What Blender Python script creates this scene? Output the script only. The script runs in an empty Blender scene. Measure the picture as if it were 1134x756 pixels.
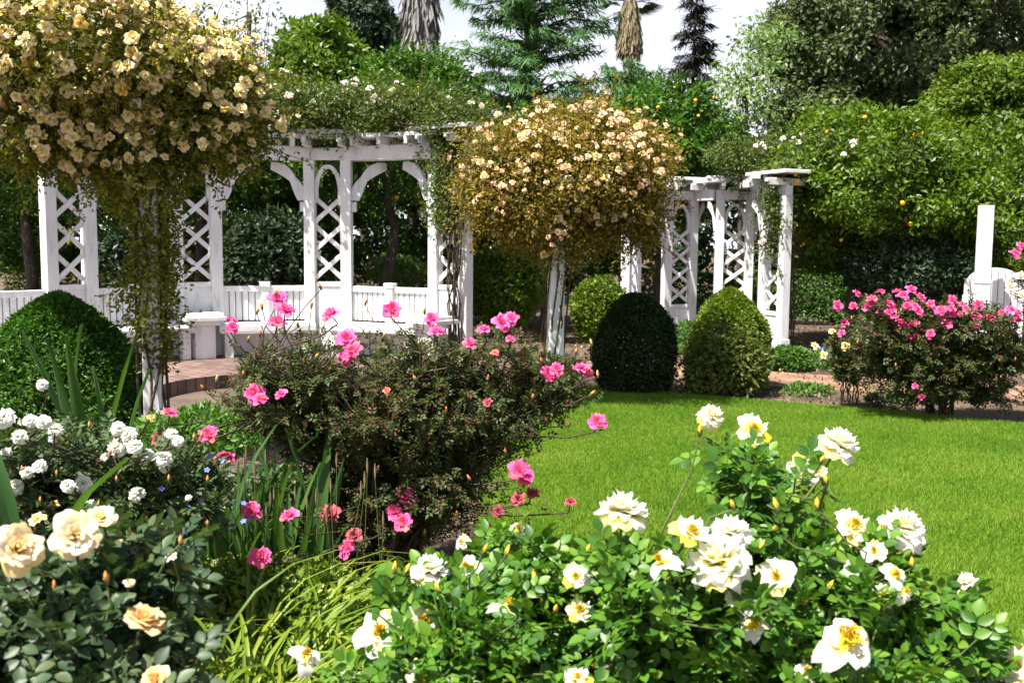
import bpy, math, random
import numpy as np
from mathutils import Vector, Matrix
R = math.radians
sc = bpy.context.scene
COL = sc.collection
random.seed(5)
NP = np.random.default_rng(11)

# ------------------------------------------------------------------ camera
F, CX, CY, EYE = 1113.0, 567.0, 378.0, 1.55
cam_d = bpy.data.cameras.new('camera'); cam = bpy.data.objects.new('camera', cam_d); COL.objects.link(cam)
cam_d.sensor_width = 36; cam_d.lens = 36*F/1134; cam_d.clip_end = 2000; cam_d.clip_start = .05
CAMR = Matrix.Rotation(R(90-5.55), 3, 'X') @ Matrix.Rotation(R(0.5), 3, 'Z')
cam.matrix_world = Matrix.Translation((0, 0, EYE)) @ CAMR.to_4x4()
cam_d.dof.use_dof = True; cam_d.dof.focus_distance = 5.0; cam_d.dof.aperture_fstop = 6.3
sc.camera = cam

# ------------------------------------------------------------------ light
SUN_DIR = Vector((-.58, -.50, 1.42)).normalized()       # towards the sun: high, from the left and a little behind
elev = math.asin(SUN_DIR.z); az = math.atan2(SUN_DIR.x, SUN_DIR.y)
w = bpy.data.worlds.new('World'); sc.world = w; w.use_nodes = True
wn = w.node_tree.nodes; wl = w.node_tree.links
bg = wn['Background']; bg.inputs['Strength'].default_value = .05
sky = wn.new('ShaderNodeTexSky'); sky.sky_type = 'NISHITA'; sky.sun_disc = False
sky.sun_elevation = elev; sky.sun_rotation = az; sky.dust_density = 2.6; sky.air_density = 1.0; sky.ozone_density = 2.0
wt = wn.new('ShaderNodeTexCoord'); wsx = wn.new('ShaderNodeSeparateXYZ'); wl.new(wt.outputs['Generated'], wsx.inputs[0])
wm = wn.new('ShaderNodeMapRange'); wm.inputs['From Min'].default_value = .10; wm.inputs['From Max'].default_value = .48; wm.inputs['To Min'].default_value = .92; wm.inputs['To Max'].default_value = .0; wl.new(wsx.outputs['Z'], wm.inputs['Value'])
wz = wn.new('ShaderNodeTexNoise'); wz.inputs['Scale'].default_value = 3.2; wz.inputs['Detail'].default_value = 6; wl.new(wt.outputs['Generated'], wz.inputs['Vector'])
wk = wn.new('ShaderNodeMath'); wk.operation = 'MULTIPLY_ADD'; wk.inputs[1].default_value = .9; wk.inputs[2].default_value = -.42; wl.new(wz.outputs[0], wk.inputs[0])
wa = wn.new('ShaderNodeMath'); wa.operation = 'ADD'; wa.use_clamp = True; wl.new(wm.outputs[0], wa.inputs[0]); wl.new(wk.outputs[0], wa.inputs[1])
wx = wn.new('ShaderNodeMixRGB'); wx.inputs[2].default_value = (10.2, 10.2, 11.4, 1)      # thin white haze low in the sky
wl.new(wa.outputs[0], wx.inputs[0]); wl.new(sky.outputs[0], wx.inputs[1]); wl.new(wx.outputs[0], bg.inputs['Color'])
sd = bpy.data.lights.new('sun', 'SUN'); sun = bpy.data.objects.new('sun', sd); COL.objects.link(sun)
sd.energy = 5.0; sd.angle = R(.5); sd.color = (1, .95, .86)
sun.rotation_euler = SUN_DIR.to_track_quat('Z', 'Y').to_euler()
vs = sc.view_settings; vs.view_transform = 'Standard'; vs.look = 'None'; vs.gamma = 1; vs.exposure = 1.42
sc.cycles.max_bounces = 6; sc.cycles.diffuse_bounces = 3; sc.cycles.transmission_bounces = 3; sc.cycles.glossy_bounces = 2
sc.cycles.sample_clamp_indirect = 6

def P(px, py, d):                      # a point of the place seen at (px, py), d metres along the view
    v = CAMR @ Vector(((px-CX)/F*d, -(py-CY)/F*d, -d)); return Vector((v.x, v.y, v.z+EYE))
def G(px, py, z=0.):
    v = CAMR @ Vector(((px-CX)/F, -(py-CY)/F, -1)); t = (z-EYE)/v.z; return Vector((v.x*t, v.y*t, z))
def S(px, d): return px*d/F

# ------------------------------------------------------------------ materials
def mat(name):
    m = bpy.data.materials.new(name); m.use_nodes = True
    nt = m.node_tree; return m, nt.nodes, nt.links, nt.nodes['Principled BSDF']
def ramp(n, stops):
    r = n.new('ShaderNodeValToRGB'); e = r.color_ramp.elements
    while len(e) > 1: e.remove(e[-1])
    e[0].position = stops[0][0]; e[0].color = (*stops[0][1], 1)
    for p, c in stops[1:]:
        x = e.new(p); x.color = (*c, 1)
    return r
def leaf_mat(name, cols, rough=.5, trans=.3, spec=.4, clump=.9, cl_amt=.35):
    m, n, l, b = mat(name)
    g = n.new('ShaderNodeNewGeometry')
    r = ramp(n, [(i/(len(cols)-1)*.98, c) for i, c in enumerate(cols)])
    tc = n.new('ShaderNodeTexCoord'); nz = n.new('ShaderNodeTexNoise'); nz.inputs['Scale'].default_value = clump; nz.inputs['Detail'].default_value = 2
    l.new(tc.outputs['Object'], nz.inputs['Vector'])
    a = n.new('ShaderNodeMath'); a.operation = 'MULTIPLY_ADD'; a.inputs[1].default_value = 1-cl_amt
    s = n.new('ShaderNodeMath'); s.operation = 'MULTIPLY_ADD'; s.inputs[1].default_value = cl_amt*2.4; s.inputs[2].default_value = -cl_amt*.7
    l.new(nz.outputs[0], s.inputs[0]); l.new(g.outputs['Random Per Island'], a.inputs[0]); l.new(s.outputs[0], a.inputs[2])
    l.new(a.outputs[0], r.inputs[0]); l.new(r.outputs[0], b.inputs['Base Color'])
    b.inputs['Roughness'].default_value = rough; b.inputs['Specular IOR Level'].default_value = spec
    if trans:
        t = n.new('ShaderNodeBsdfTranslucent'); mx = n.new('ShaderNodeMixShader'); mx.inputs[0].default_value = trans
        br = n.new('ShaderNodeMixRGB'); br.blend_type = 'MULTIPLY'; br.inputs[0].default_value = 1; br.inputs[2].default_value = (1.25, 1.3, .5, 1)
        l.new(r.outputs[0], br.inputs[1]); l.new(br.outputs[0], t.inputs[0])
        l.new(b.outputs[0], mx.inputs[1]); l.new(t.outputs[0], mx.inputs[2]); l.new(mx.outputs[0], n['Material Output'].inputs['Surface'])
    return m
def petal_mat(name, stops, var=.06, trans=.35):
    m, n, l, b = mat(name)
    at = n.new('ShaderNodeAttribute'); at.attribute_name = 'pc'
    g = n.new('ShaderNodeNewGeometry'); oi = n.new('ShaderNodeObjectInfo')
    a = n.new('ShaderNodeMath'); a.operation = 'MULTIPLY_ADD'; a.inputs[1].default_value = var*2
    a2 = n.new('ShaderNodeMath'); a2.operation = 'MULTIPLY_ADD'; a2.inputs[1].default_value = var*3
    l.new(g.outputs['Random Per Island'], a.inputs[0]); l.new(at.outputs['Fac'], a.inputs[2])
    l.new(oi.outputs['Random'], a2.inputs[0]); l.new(a.outputs[0], a2.inputs[2])
    s = n.new('ShaderNodeMath'); s.operation = 'SUBTRACT'; s.inputs[1].default_value = var*2.5; l.new(a2.outputs[0], s.inputs[0])
    r = ramp(n, stops); l.new(s.outputs[0], r.inputs[0]); l.new(r.outputs[0], b.inputs['Base Color'])
    b.inputs['Roughness'].default_value = .6; b.inputs['Specular IOR Level'].default_value = .25
    t = n.new('ShaderNodeBsdfTranslucent'); mx = n.new('ShaderNodeMixShader'); mx.inputs[0].default_value = trans
    l.new(r.outputs[0], t.inputs[0]); l.new(b.outputs[0], mx.inputs[1]); l.new(t.outputs[0], mx.inputs[2]); l.new(mx.outputs[0], n['Material Output'].inputs['Surface'])
    return m
def noisy(name, c1, c2, scale, rough=.8, bump=.3, bscale=None, detail=6, stretch=(1, 1, 1), spec=.3):
    m, n, l, b = mat(name)
    tc = n.new('ShaderNodeTexCoord'); mp = n.new('ShaderNodeMapping'); mp.inputs['Scale'].default_value = stretch
    l.new(tc.outputs['Object'], mp.inputs[0])
    nz = n.new('ShaderNodeTexNoise'); nz.inputs['Scale'].default_value = scale; nz.inputs['Detail'].default_value = detail
    l.new(mp.outputs[0], nz.inputs['Vector'])
    r = ramp(n, [(.3, c1), (.7, c2)]); l.new(nz.outputs[0], r.inputs[0]); l.new(r.outputs[0], b.inputs['Base Color'])
    b.inputs['Roughness'].default_value = rough; b.inputs['Specular IOR Level'].default_value = spec
    if bump:
        n2 = n.new('ShaderNodeTexNoise'); n2.inputs['Scale'].default_value = bscale or scale*4; n2.inputs['Detail'].default_value = 8; l.new(mp.outputs[0], n2.inputs['Vector'])
        bp = n.new('ShaderNodeBump'); bp.inputs['Strength'].default_value = bump; bp.inputs['Distance'].default_value = .03
        l.new(n2.outputs[0], bp.inputs['Height']); l.new(bp.outputs[0], b.inputs['Normal'])
    return m
def brick_mat(name, cA, cB, mortar, bw, bh, rot=0):
    m, n, l, b = mat(name)
    tc = n.new('ShaderNodeTexCoord'); mp = n.new('ShaderNodeMapping'); mp.inputs['Rotation'].default_value = (0, 0, rot)
    l.new(tc.outputs['Object'], mp.inputs[0])
    bt = n.new('ShaderNodeTexBrick'); bt.inputs['Scale'].default_value = 1; bt.inputs['Brick Width'].default_value = bw; bt.inputs['Row Height'].default_value = bh
    bt.inputs['Mortar Size'].default_value = .008; bt.inputs['Color1'].default_value = (*cA, 1); bt.inputs['Color2'].default_value = (*cB, 1); bt.inputs['Mortar'].default_value = (*mortar, 1)
    bt.inputs['Bias'].default_value = -.1
    l.new(mp.outputs[0], bt.inputs['Vector'])
    nz = n.new('ShaderNodeTexNoise'); nz.inputs['Scale'].default_value = 2.2; nz.inputs['Detail'].default_value = 8; l.new(tc.outputs['Object'], nz.inputs['Vector'])
    r = ramp(n, [(.3, (.55, .5, .48)), (.7, (1.2, 1.15, 1.1))]); l.new(nz.outputs[0], r.inputs[0])
    mx = n.new('ShaderNodeMixRGB'); mx.blend_type = 'MULTIPLY'; mx.inputs[0].default_value = 1
    l.new(bt.outputs[0], mx.inputs[1]); l.new(r.outputs[0], mx.inputs[2]); l.new(mx.outputs[0], b.inputs['Base Color'])
    bp = n.new('ShaderNodeBump'); bp.inputs['Strength'].default_value = .6; bp.inputs['Distance'].default_value = .01; bp.invert = True
    l.new(bt.outputs['Fac'], bp.inputs['Height']); l.new(bp.outputs[0], b.inputs['Normal'])
    b.inputs['Roughness'].default_value = .85
    return m
def paint_mat(name):
    m, n, l, b = mat(name)
    tc = n.new('ShaderNodeTexCoord'); mp = n.new('ShaderNodeMapping'); mp.inputs['Scale'].default_value = (3, 3, .8); l.new(tc.outputs['Object'], mp.inputs[0])
    nz = n.new('ShaderNodeTexNoise'); nz.inputs['Scale'].default_value = 2.5; nz.inputs['Detail'].default_value = 9; nz.inputs['Roughness'].default_value = .65; l.new(mp.outputs[0], nz.inputs['Vector'])
    r = ramp(n, [(.30, (.36, .37, .33)), (.42, (.62, .62, .62)), (.58, (.73, .73, .74))]); l.new(nz.outputs[0], r.inputs[0]); l.new(r.outputs[0], b.inputs['Base Color'])
    b.inputs['Roughness'].default_value = .5
    bp = n.new('ShaderNodeBump'); bp.inputs['Strength'].default_value = .15; bp.inputs['Distance'].default_value = .005; l.new(nz.outputs[0], bp.inputs['Height']); l.new(bp.outputs[0], b.inputs['Normal'])
    return m
M = {}
M['paint'] = paint_mat('white_paint')
M['soil'] = noisy('soil', (.035, .024, .016), (.16, .11, .075), 1.6, bump=1, bscale=22)
M['turf'] = noisy('turf', (.02, .045, .004), (.05, .10, .01), 3, bump=.6, bscale=60)
M['brick'] = brick_mat('brick', (.33, .20, .13), (.24, .13, .085), (.12, .09, .07), .21, .105, .5)
M['paver'] = brick_mat('paver', (.22, .145, .125), (.14, .09, .08), (.05, .038, .034), .22, .12, .75)
M['bark'] = noisy('bark', (.03, .022, .016), (.10, .08, .06), 8, bump=.8, stretch=(1, 1, .25))
M['palmbark'] = noisy('palm_bark', (.13, .115, .10), (.30, .27, .24), 9, bump=.9, stretch=(1, 1, .15))
M['cane'] = noisy('cane', (.03, .022, .014), (.085, .06, .035), 20, bump=.3)
M['greencane'] = noisy('green_cane', (.05, .085, .02), (.12, .13, .045), 20, bump=.2)
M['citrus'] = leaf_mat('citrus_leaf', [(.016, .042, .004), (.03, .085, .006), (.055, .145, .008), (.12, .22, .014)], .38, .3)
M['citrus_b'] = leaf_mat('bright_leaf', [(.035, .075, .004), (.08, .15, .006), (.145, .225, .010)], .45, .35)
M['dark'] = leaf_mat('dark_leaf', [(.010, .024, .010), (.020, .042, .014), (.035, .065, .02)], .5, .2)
M['oak'] = leaf_mat('oak_leaf', [(.022, .036, .012), (.045, .07, .02), (.08, .11, .032), (.13, .15, .05)], .5, .2)
M['olivegreen'] = leaf_mat('olive_green_leaf', [(.05, .095, .006), (.095, .16, .008), (.14, .20, .015)], .5, .35)
M['pale'] = leaf_mat('pale_leaf', [(.10, .18, .06), (.17, .27, .08), (.24, .34, .12)], .55, .4)
M['cedar'] = leaf_mat('cedar_needle', [(.04, .11, .045), (.075, .18, .06), (.14, .26, .08)], .6, .35)
M['spruce'] = leaf_mat('spruce_needle', [(.02, .025, .025), (.04, .045, .045), (.07, .07, .065)], .6, .15)
M['cypress'] = leaf_mat('cypress_leaf', [(.012, .028, .012), (.022, .05, .02), (.035, .07, .026)], .6, .15)
M['topiary'] = leaf_mat('topiary_leaf', [(.02, .06, .004), (.04, .12, .006), (.075, .19, .01)], .45, .25, clump=4)
M['yew'] = leaf_mat('yew_leaf', [(.008, .02, .004), (.016, .036, .006), (.03, .06, .008)], .5, .15, clump=4)
M['golden'] = leaf_mat('golden_leaf', [(.05, .095, .004), (.10, .165, .006), (.19, .26, .012)], .45, .3, clump=4)
M['shag'] = leaf_mat('shaggy_leaf', [(.05, .08, .010), (.10, .13, .018), (.15, .16, .03)], .5, .3)
M['climber'] = leaf_mat('climber_leaf', [(.035, .052, .005), (.09, .115, .007), (.18, .185, .012), (.33, .29, .03)], .5, .4, clump=2)
M['climber_b'] = leaf_mat('brown_climber_leaf', [(.05, .058, .006), (.13, .115, .010), (.24, .175, .018), (.38, .27, .04)], .5, .4, clump=2)
M['climber_g'] = leaf_mat('green_climber_leaf', [(.03, .055, .008), (.075, .115, .015), (.13, .16, .025)], .5, .35, clump=2)
M['pinkbush'] = leaf_mat('pink_rose_leaf', [(.13, .032, .018), (.075, .045, .018), (.032, .065, .016), (.055, .10, .020), (.13, .13, .035)], .5, .25, spec=.3, clump=3, cl_amt=.25)
M['whitebush'] = leaf_mat('rose_leaf', [(.022, .075, .010), (.045, .13, .013), (.085, .20, .018), (.17, .29, .03)], .42, .3, spec=.4, clump=3, cl_amt=.25)
M['greybush'] = leaf_mat('grey_rose_leaf', [(.02, .042, .016), (.035, .07, .028), (.065, .11, .045), (.10, .10, .04)], .45, .25, spec=.35, clump=3, cl_amt=.25)
M['creambush'] = leaf_mat('cream_rose_leaf', [(.02, .045, .014), (.04, .08, .024), (.075, .12, .04), (.11, .085, .045)], .45, .25, spec=.35, clump=3, cl_amt=.25)
M['iris'] = leaf_mat('iris_leaf', [(.03, .085, .022), (.055, .13, .03), (.09, .17, .04)], .4, .35)
M['lily'] = leaf_mat('daylily_leaf', [(.05, .10, .008), (.11, .19, .014), (.19, .27, .025), (.28, .28, .04)], .45, .35, clump=3)
M['herb'] = leaf_mat('herb_leaf', [(.04, .11, .015), (.07, .17, .02), (.11, .22, .03)], .5, .3)
M['grass'] = leaf_mat('grass_blade', [(.07, .17, .012), (.125, .25, .018), (.185, .31, .028), (.30, .36, .07)], .6, .4, spec=.25, clump=1.1, cl_amt=.45)
M['litter'] = leaf_mat('leaf_litter', [(.05, .035, .02), (.12, .08, .045), (.22, .16, .09), (.3, .24, .15)], .8, 0)
M['deadfrond'] = leaf_mat('dead_frond', [(.10, .095, .095), (.19, .18, .18), (.28, .265, .26)], .8, .1, clump=3)
M['deadfrond_b'] = leaf_mat('brown_dead_frond', [(.09, .07, .035), (.19, .15, .08), (.28, .23, .13)], .8, .1, clump=3)
M['frond'] = leaf_mat('palm_frond', [(.02, .04, .012), (.04, .07, .02)], .5, .2)
M['white_petal'] = petal_mat('white_petal', [(0, (.84, .60, .02)), (.24, (.88, .74, .06)), (.42, (.89, .84, .34)), (.60, (.88, .87, .74)), (1, (.88, .87, .84))], trans=.45)
M['cream_petal'] = petal_mat('cream_petal', [(0, (.75, .66, .20)), (.3, (.82, .80, .58)), (.6, (.84, .84, .76)), (1, (.85, .85, .80))])
M['peach_petal'] = petal_mat('peach_petal', [(0, (.86, .50, .08)), (.3, (.87, .68, .30)), (.6, (.88, .76, .52)), (1, (.88, .76, .64))])
M['apricot_petal'] = petal_mat('apricot_petal', [(0, (.74, .34, .06)), (.4, (.82, .56, .22)), (1, (.85, .70, .46))])
M['pink_petal'] = petal_mat('pink_petal', [(0, (.82, .30, .16)), (.2, (.80, .14, .24)), (.5, (.80, .085, .30)), (1, (.84, .20, .46))], .1)
M['dusk_petal'] = petal_mat('faded_pink_petal', [(0, (.30, .10, .06)), (.5, (.40, .07, .10)), (1, (.50, .14, .18))], .1)
M['coral_petal'] = petal_mat('coral_petal', [(0, (.80, .40, .10)), (.5, (.80, .22, .15)), (1, (.78, .16, .2))], .1)
M['climb_petal'] = petal_mat('climbing_rose_petal', [(0, (.72, .42, .05)), (.3, (.80, .60, .16)), (.6, (.85, .74, .36)), (.85, (.86, .76, .52)), (1, (.85, .60, .45))], .14)
M['climb_b_petal'] = petal_mat('apricot_climbing_petal', [(0, (.72, .40, .06)), (.3, (.80, .58, .22)), (.6, (.85, .68, .42)), (.85, (.85, .60, .45)), (1, (.85, .48, .40))], .16)
M['blush_petal'] = petal_mat('blush_petal', [(0, (.78, .60, .30)), (.5, (.83, .76, .66)), (1, (.84, .74, .72))], .1)
M['stamen'] = noisy('stamen', (.78, .50, .01), (.85, .62, .04), 60, bump=.5)
M['sepal'] = noisy('sepal', (.05, .10, .02), (.10, .16, .04), 30, bump=0)
M['yellow_bud'] = noisy('yellow_bud', (.78, .45, .02), (.85, .60, .08), 30, bump=0)
M['orange_bud'] = noisy('orange_bud', (.70, .22, .06), (.75, .36, .12), 30, bump=0)
M['orange'] = noisy('orange_fruit', (.80, .36, .01), (.85, .45, .02), 30, rough=.4, bump=.1)
M['blue_petal'] = noisy('blue_petal', (.10, .13, .55), (.22, .26, .7), 40, bump=0)
M['purple_petal'] = noisy('purple_petal', (.30, .05, .40), (.45, .12, .55), 40, bump=0)

# ------------------------------------------------------------------ mesh helpers
def mesh(name, V, FS, mats, midx=None, attr=None, smooth=False):
    V = np.asarray(V, np.float32).reshape(-1, 3); FS = [np.asarray(f, np.int32) for f in (FS if isinstance(FS, list) else [FS]) if len(f)]
    me = bpy.data.meshes.new(name)
    me.vertices.add(len(V)); me.vertices.foreach_set('co', V.ravel())
    tot = np.concatenate([np.full(len(f), f.shape[1], np.int32) for f in FS]); loops = np.concatenate([f.ravel() for f in FS])
    me.loops.add(len(loops)); me.loops.foreach_set('vertex_index', loops)
    me.polygons.add(len(tot)); st = np.zeros(len(tot), np.int32); st[1:] = np.cumsum(tot)[:-1]
    me.polygons.foreach_set('loop_start', st); me.polygons.foreach_set('loop_total', tot)
    me.polygons.foreach_set('use_smooth', np.full(len(tot), bool(smooth)))
    for m in (mats if isinstance(mats, (list, tuple)) else [mats]): me.materials.append(m)
    if midx is not None: me.polygons.foreach_set('material_index', np.asarray(midx, np.int32))
    if attr is not None:
        a = me.attributes.new('pc', 'FLOAT', 'POINT'); a.data.foreach_set('value', np.asarray(attr, np.float32))
    me.update(calc_edges=True); me.validate()
    return me
def link(name, me, parent=None, at=None, **props):
    o = bpy.data.objects.new(name, me); COL.objects.link(o)
    if parent is not None: o.parent = parent
    if at is not None: o.location = at
    for k, v in props.items(): o[k] = v
    return o
def thing(name, label, cat, loc=(0, 0, 0), rz=0, group=None):
    o = bpy.data.objects.new(name, None); COL.objects.link(o); o.location = loc; o.rotation_euler = (0, 0, rz); o.empty_display_size = .1
    o['label'] = label; o['category'] = cat
    if group: o['group'] = group
    return o
class MB:
    """polygons collected into one mesh"""
    def __init__(s): s.v = []; s.f = {}; s.n = 0
    def add(s, V, Fc):
        V = np.asarray(V, float).reshape(-1, 3)
        for f in (Fc if isinstance(Fc, list) else [Fc]):
            f = np.asarray(f, int)
            if len(f): s.f.setdefault(f.shape[1], []).append(f+s.n)
        s.v.append(V); s.n += len(V); return s
    def box(s, c, d, m=None):
        x, y, z = d[0]/2, d[1]/2, d[2]/2; b = min(.006, x*.3, y*.3, z*.3)
        V = []                                            # a box with a small bevel: 24 points
        for sx in (-1, 1):
            for sy in (-1, 1):
                for sz in (-1, 1):
                    V += [(sx*x, sy*(y-b), sz*(z-b)), (sx*(x-b), sy*y, sz*(z-b)), (sx*(x-b), sy*(y-b), sz*z)]
        V = np.array(V)
        def i(sx, sy, sz, k): return ((sx > 0)*4+(sy > 0)*2+(sz > 0))*3+k
        Q = []; T = []
        for a in (-1, 1):
            Q.append([i(a, -1, -1, 0), i(a, 1, -1, 0), i(a, 1, 1, 0), i(a, -1, 1, 0)][::a])
            Q.append([i(-1, a, -1, 1), i(1, a, -1, 1), i(1, a, 1, 1), i(-1, a, 1, 1)][::-a])
            Q.append([i(-1, -1, a, 2), i(1, -1, a, 2), i(1, 1, a, 2), i(-1, 1, a, 2)][::a])
            for c_ in (-1, 1):
                Q.append([i(a, c_, -1, 0), i(a, c_, -1, 1), i(a, c_, 1, 1), i(a, c_, 1, 0)][::-a*c_])
                Q.append([i(a, -1, c_, 0), i(a, -1, c_, 2), i(a, 1, c_, 2), i(a, 1, c_, 0)][::a*c_])
                Q.append([i(-1, a, c_, 1), i(-1, a, c_, 2), i(1, a, c_, 2), i(1, a, c_, 1)][::-a*c_])
                for e in (-1, 1): T.append([i(a, c_, e, 0), i(a, c_, e, 1), i(a, c_, e, 2)][::a*c_*e])
        if m is not None: V = V @ np.array(m.to_3x3()).T
        V = V + np.array(c)
        return s.add(V, [np.array(Q), np.array(T)])
    def strip(s, p, q, wd, th):                            # a slat from p to q in the xz plane
        p = Vector(p); q = Vector(q); d = q-p; L = d.length; a = math.atan2(d.z, d.x)
        return s.box((p+q)/2, (L, th, wd), Matrix.Rotation(-a, 3, 'Y'))
    def band(s, pts, wd, th):                              # a curved board in the xz plane: inner/outer edges offset
        pts = [Vector(p) for p in pts]; V = []; n = len(pts)
        for k, p in enumerate(pts):
            t = (pts[min(k+1, n-1)]-pts[max(k-1, 0)]).normalized(); nn = Vector((-t.z, 0, t.x))
            ww = wd[k] if isinstance(wd, (list, tuple)) else wd
            for o_ in (ww/2, -ww/2):
                for y in (-th/2, th/2): V.append(p+nn*o_+Vector((0, y, 0)))
        Q = []
        for k in range(n-1):
            a = k*4; b = a+4; Q += [[a, b, b+2, a+2], [a+1, a+3, b+3, b+1], [a, a+1, b+1, b], [a+2, b+2, b+3, a+3]]
        Q += [[0, 2, 3, 1], [n*4-4, n*4-3, n*4-1, n*4-2]]
        return s.add([tuple(v) for v in V], np.array(Q))
    def tube(s, pts, r0, r1, n=5):
        V, Fc = tube(pts, r0, r1, n); return s.add(V, Fc)
    def data(s): return np.concatenate(s.v), [np.concatenate(x) for x in s.f.values()]
    def mesh(s, name, m, smooth=False):
        V, Fc = s.data(); return mesh(name, V, Fc, m, smooth=smooth)
    def build(s, name, m, parent=None, smooth=False, **k): return link(name, s.mesh(name, m, smooth), parent, **k)
def tube(pts, r0, r1, n=5):
    p = np.asarray(pts, float); m = len(p); t = np.gradient(p, axis=0); t /= np.linalg.norm(t, axis=1)[:, None]+1e-9
    ref = np.array([.3, .9, .1]) if abs(t[0][1]) < .8 else np.array([1., 0, 0])
    x = np.cross(t, ref); x /= np.linalg.norm(x, axis=1)[:, None]+1e-9; y = np.cross(t, x)
    r = np.linspace(r0, r1, m) if not hasattr(r0, '__len__') else np.asarray(r0)
    a = np.arange(n)*2*math.pi/n
    V = p[:, None]+r[:, None, None]*(np.cos(a)[None, :, None]*x[:, None]+np.sin(a)[None, :, None]*y[:, None])
    k = np.arange(m-1)[:, None]*n; j = np.arange(n)[None]; j2 = (j+1) % n
    Q = np.stack([k+j, k+j2, k+n+j2, k+n+j], -1).reshape(-1, 4)
    return V.reshape(-1, 3), Q
def unit(a): return a/(np.linalg.norm(a, axis=-1, keepdims=True)+1e-9)
def rnd(n): return unit(NP.normal(size=(n, 3)))
def scatter(T, pos, ax, up, s):
    TV, TF = T[0], T[1]; y = unit(ax); z = unit(up-(up*y).sum(-1, keepdims=True)*y); x = np.cross(y, z); s = np.broadcast_to(np.asarray(s, float), (len(pos),))[:, None, None]
    V = pos[:, None]+s*(TV[None, :, 0:1]*x[:, None]+TV[None, :, 1:2]*y[:, None]+TV[None, :, 2:3]*z[:, None])
    k = len(TV); Fc = (np.arange(len(pos))[:, None, None]*k+TF[None]).reshape(-1, TF.shape[1])
    return V.reshape(-1, 3), Fc

# leaf shapes: y runs along the leaf, length 1
RHOMB = (np.array([(0, 0, 0), (-.26, .5, .07), (0, 1, -.05), (.26, .5, .07)], float), np.array([(0, 2, 1), (0, 3, 2)]))
NEEDLE = (np.array([(-.06, 0, 0), (.06, 0, 0), (0, 1, 0)], float), np.array([(0, 1, 2)]))
def oval_leaf(wd=.34, fold=.10, droop=.12):
    V = []; vs_ = (0, .18, .42, .68, .88, 1); ws = (0.02, .62, 1, .82, .42, .02)
    for v, q in zip(vs_, ws):
        z = -droop*v*v
        for u in (-1, 0, 1): V.append((u*q*wd, v, z+abs(u)*fold*q))
    Q = []
    for k in range(5):
        for j in range(2): a = k*3+j; Q.append((a, a+1, a+4, a+3))
    return np.array(V), np.array(Q)
OVAL = oval_leaf()
def compound(n=5, leaf=OVAL, size=.42):
    V = []; Fc = []; k = 0
    spots = [(0, .62, 0)]+[(sx, y, sx*62) for y in (.50, .22)[: (n-1)//2] for sx in (-1, 1)]
    for sx, y, ang in spots:
        a = R(-ang); lv = leaf[0]*size*(1 if sx == 0 else .86); c, s_ = math.cos(a), math.sin(a)
        X = lv[:, 0]*c-lv[:, 1]*s_+sx*.02; Y = lv[:, 0]*s_+lv[:, 1]*c+y
        V.append(np.stack([X, Y, lv[:, 2]-.12*y*y], 1)); Fc.append(leaf[1]+k); k += len(lv)
    return np.concatenate(V), np.concatenate(Fc)
COMP = compound()
q6 = (np.array([(0, 0, 0), (-.3, .45, .08), (0, 1, -.08), (.3, .45, .08)], float), np.array([(0, 3, 2, 1)]))
COMPL = compound(5, q6, .46)

# ------------------------------------------------------------------ flowers
def rose_data(n, nu, nv, th0, th1, l0, l1, w0, w1, cup=.25, curl=.5, ruffle=.03, seed=0, base=.04, inner_pc=.5):
    g = np.random.default_rng(seed); V = []; Q = []; A = []; k = 0
    for i in range(n):
        t = i/max(1, n-1); phi = i*2.39996+g.normal()*.15
        th = th0+(th1-th0)*t**.9+g.normal()*.10; L = (l0+(l1-l0)*t)*(1+g.normal()*.06); W = (w0+(w1-w0)*t)*(1+g.normal()*.06)
        vs_ = np.linspace(0, 1, nv+1); r = base*(.3+t); z = 0.; pr = [r]; pz = [0.]
        for v in vs_[1:]:
            a = th*(.55+.6*v)+curl*t*max(0, v-.55)*1.6; r += math.sin(a)*L/nv; z += math.cos(a)*L/nv; pr.append(r); pz.append(z)
        c, s_ = math.cos(phi), math.sin(phi); ph = g.random()*6
        for v, rr, zz in zip(vs_, pr, pz):
            fw = math.sin(math.pi*min(1, .14+.70*v))**.8
            for u in np.linspace(-1, 1, nu+1):
                ru = ruffle*math.sin(u*4+ph+v*3)*v
                x = u*W*fw; yy = rr-cup*W*u*u*fw*(1-.4*t)+ru*math.cos(th); z2 = zz-.10*u*u*L*v*v+ru
                V.append((x*c-yy*s_, x*s_+yy*c, z2)); A.append(v*(inner_pc+(1-inner_pc)*t)*(.42 if t > .80 and i % 2 else 1))
        for b in range(nv):
            for a in range(nu): q = k+b*(nu+1)+a; Q.append((q, q+1, q+nu+2, q+nu+1))
        k += (nv+1)*(nu+1)
    V = np.array(V); d = np.linalg.norm(V[:, :2], axis=1).max()*2; V /= d; V[:, 2] -= V[:, 2].max()*.35
    return V, np.array(Q), np.array(A)
FULL = [rose_data(44, 4, 4, .10, 2.25, .40, .46, .11, .27, seed=s, ruffle=.04, curl=.35, inner_pc=.85) for s in (1, 2, 3)]
TEA = [rose_data(22, 5, 5, .08, 1.15, .42, .62, .12, .34, seed=s, ruffle=.03, curl=.9, cup=.4) for s in (4, 5)]
OPEN = [rose_data(12, 4, 4, .7, 1.5, .34, .52, .16, .26, seed=s, ruffle=.08, curl=.3, cup=.12, inner_pc=.9) for s in (6, 7)]
SPENT = [rose_data(5, 4, 4, 1.4, 2.1, .40, .56, .20, .27, seed=s, ruffle=.08, curl=.6, cup=.12, inner_pc=1.5) for s in (8, 9)]
LOOSE = [rose_data(16, 3, 3, .3, 1.45, .28, .52, .12, .24, seed=s, ruffle=.08, curl=.5) for s in (10, 11, 12)]
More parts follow.
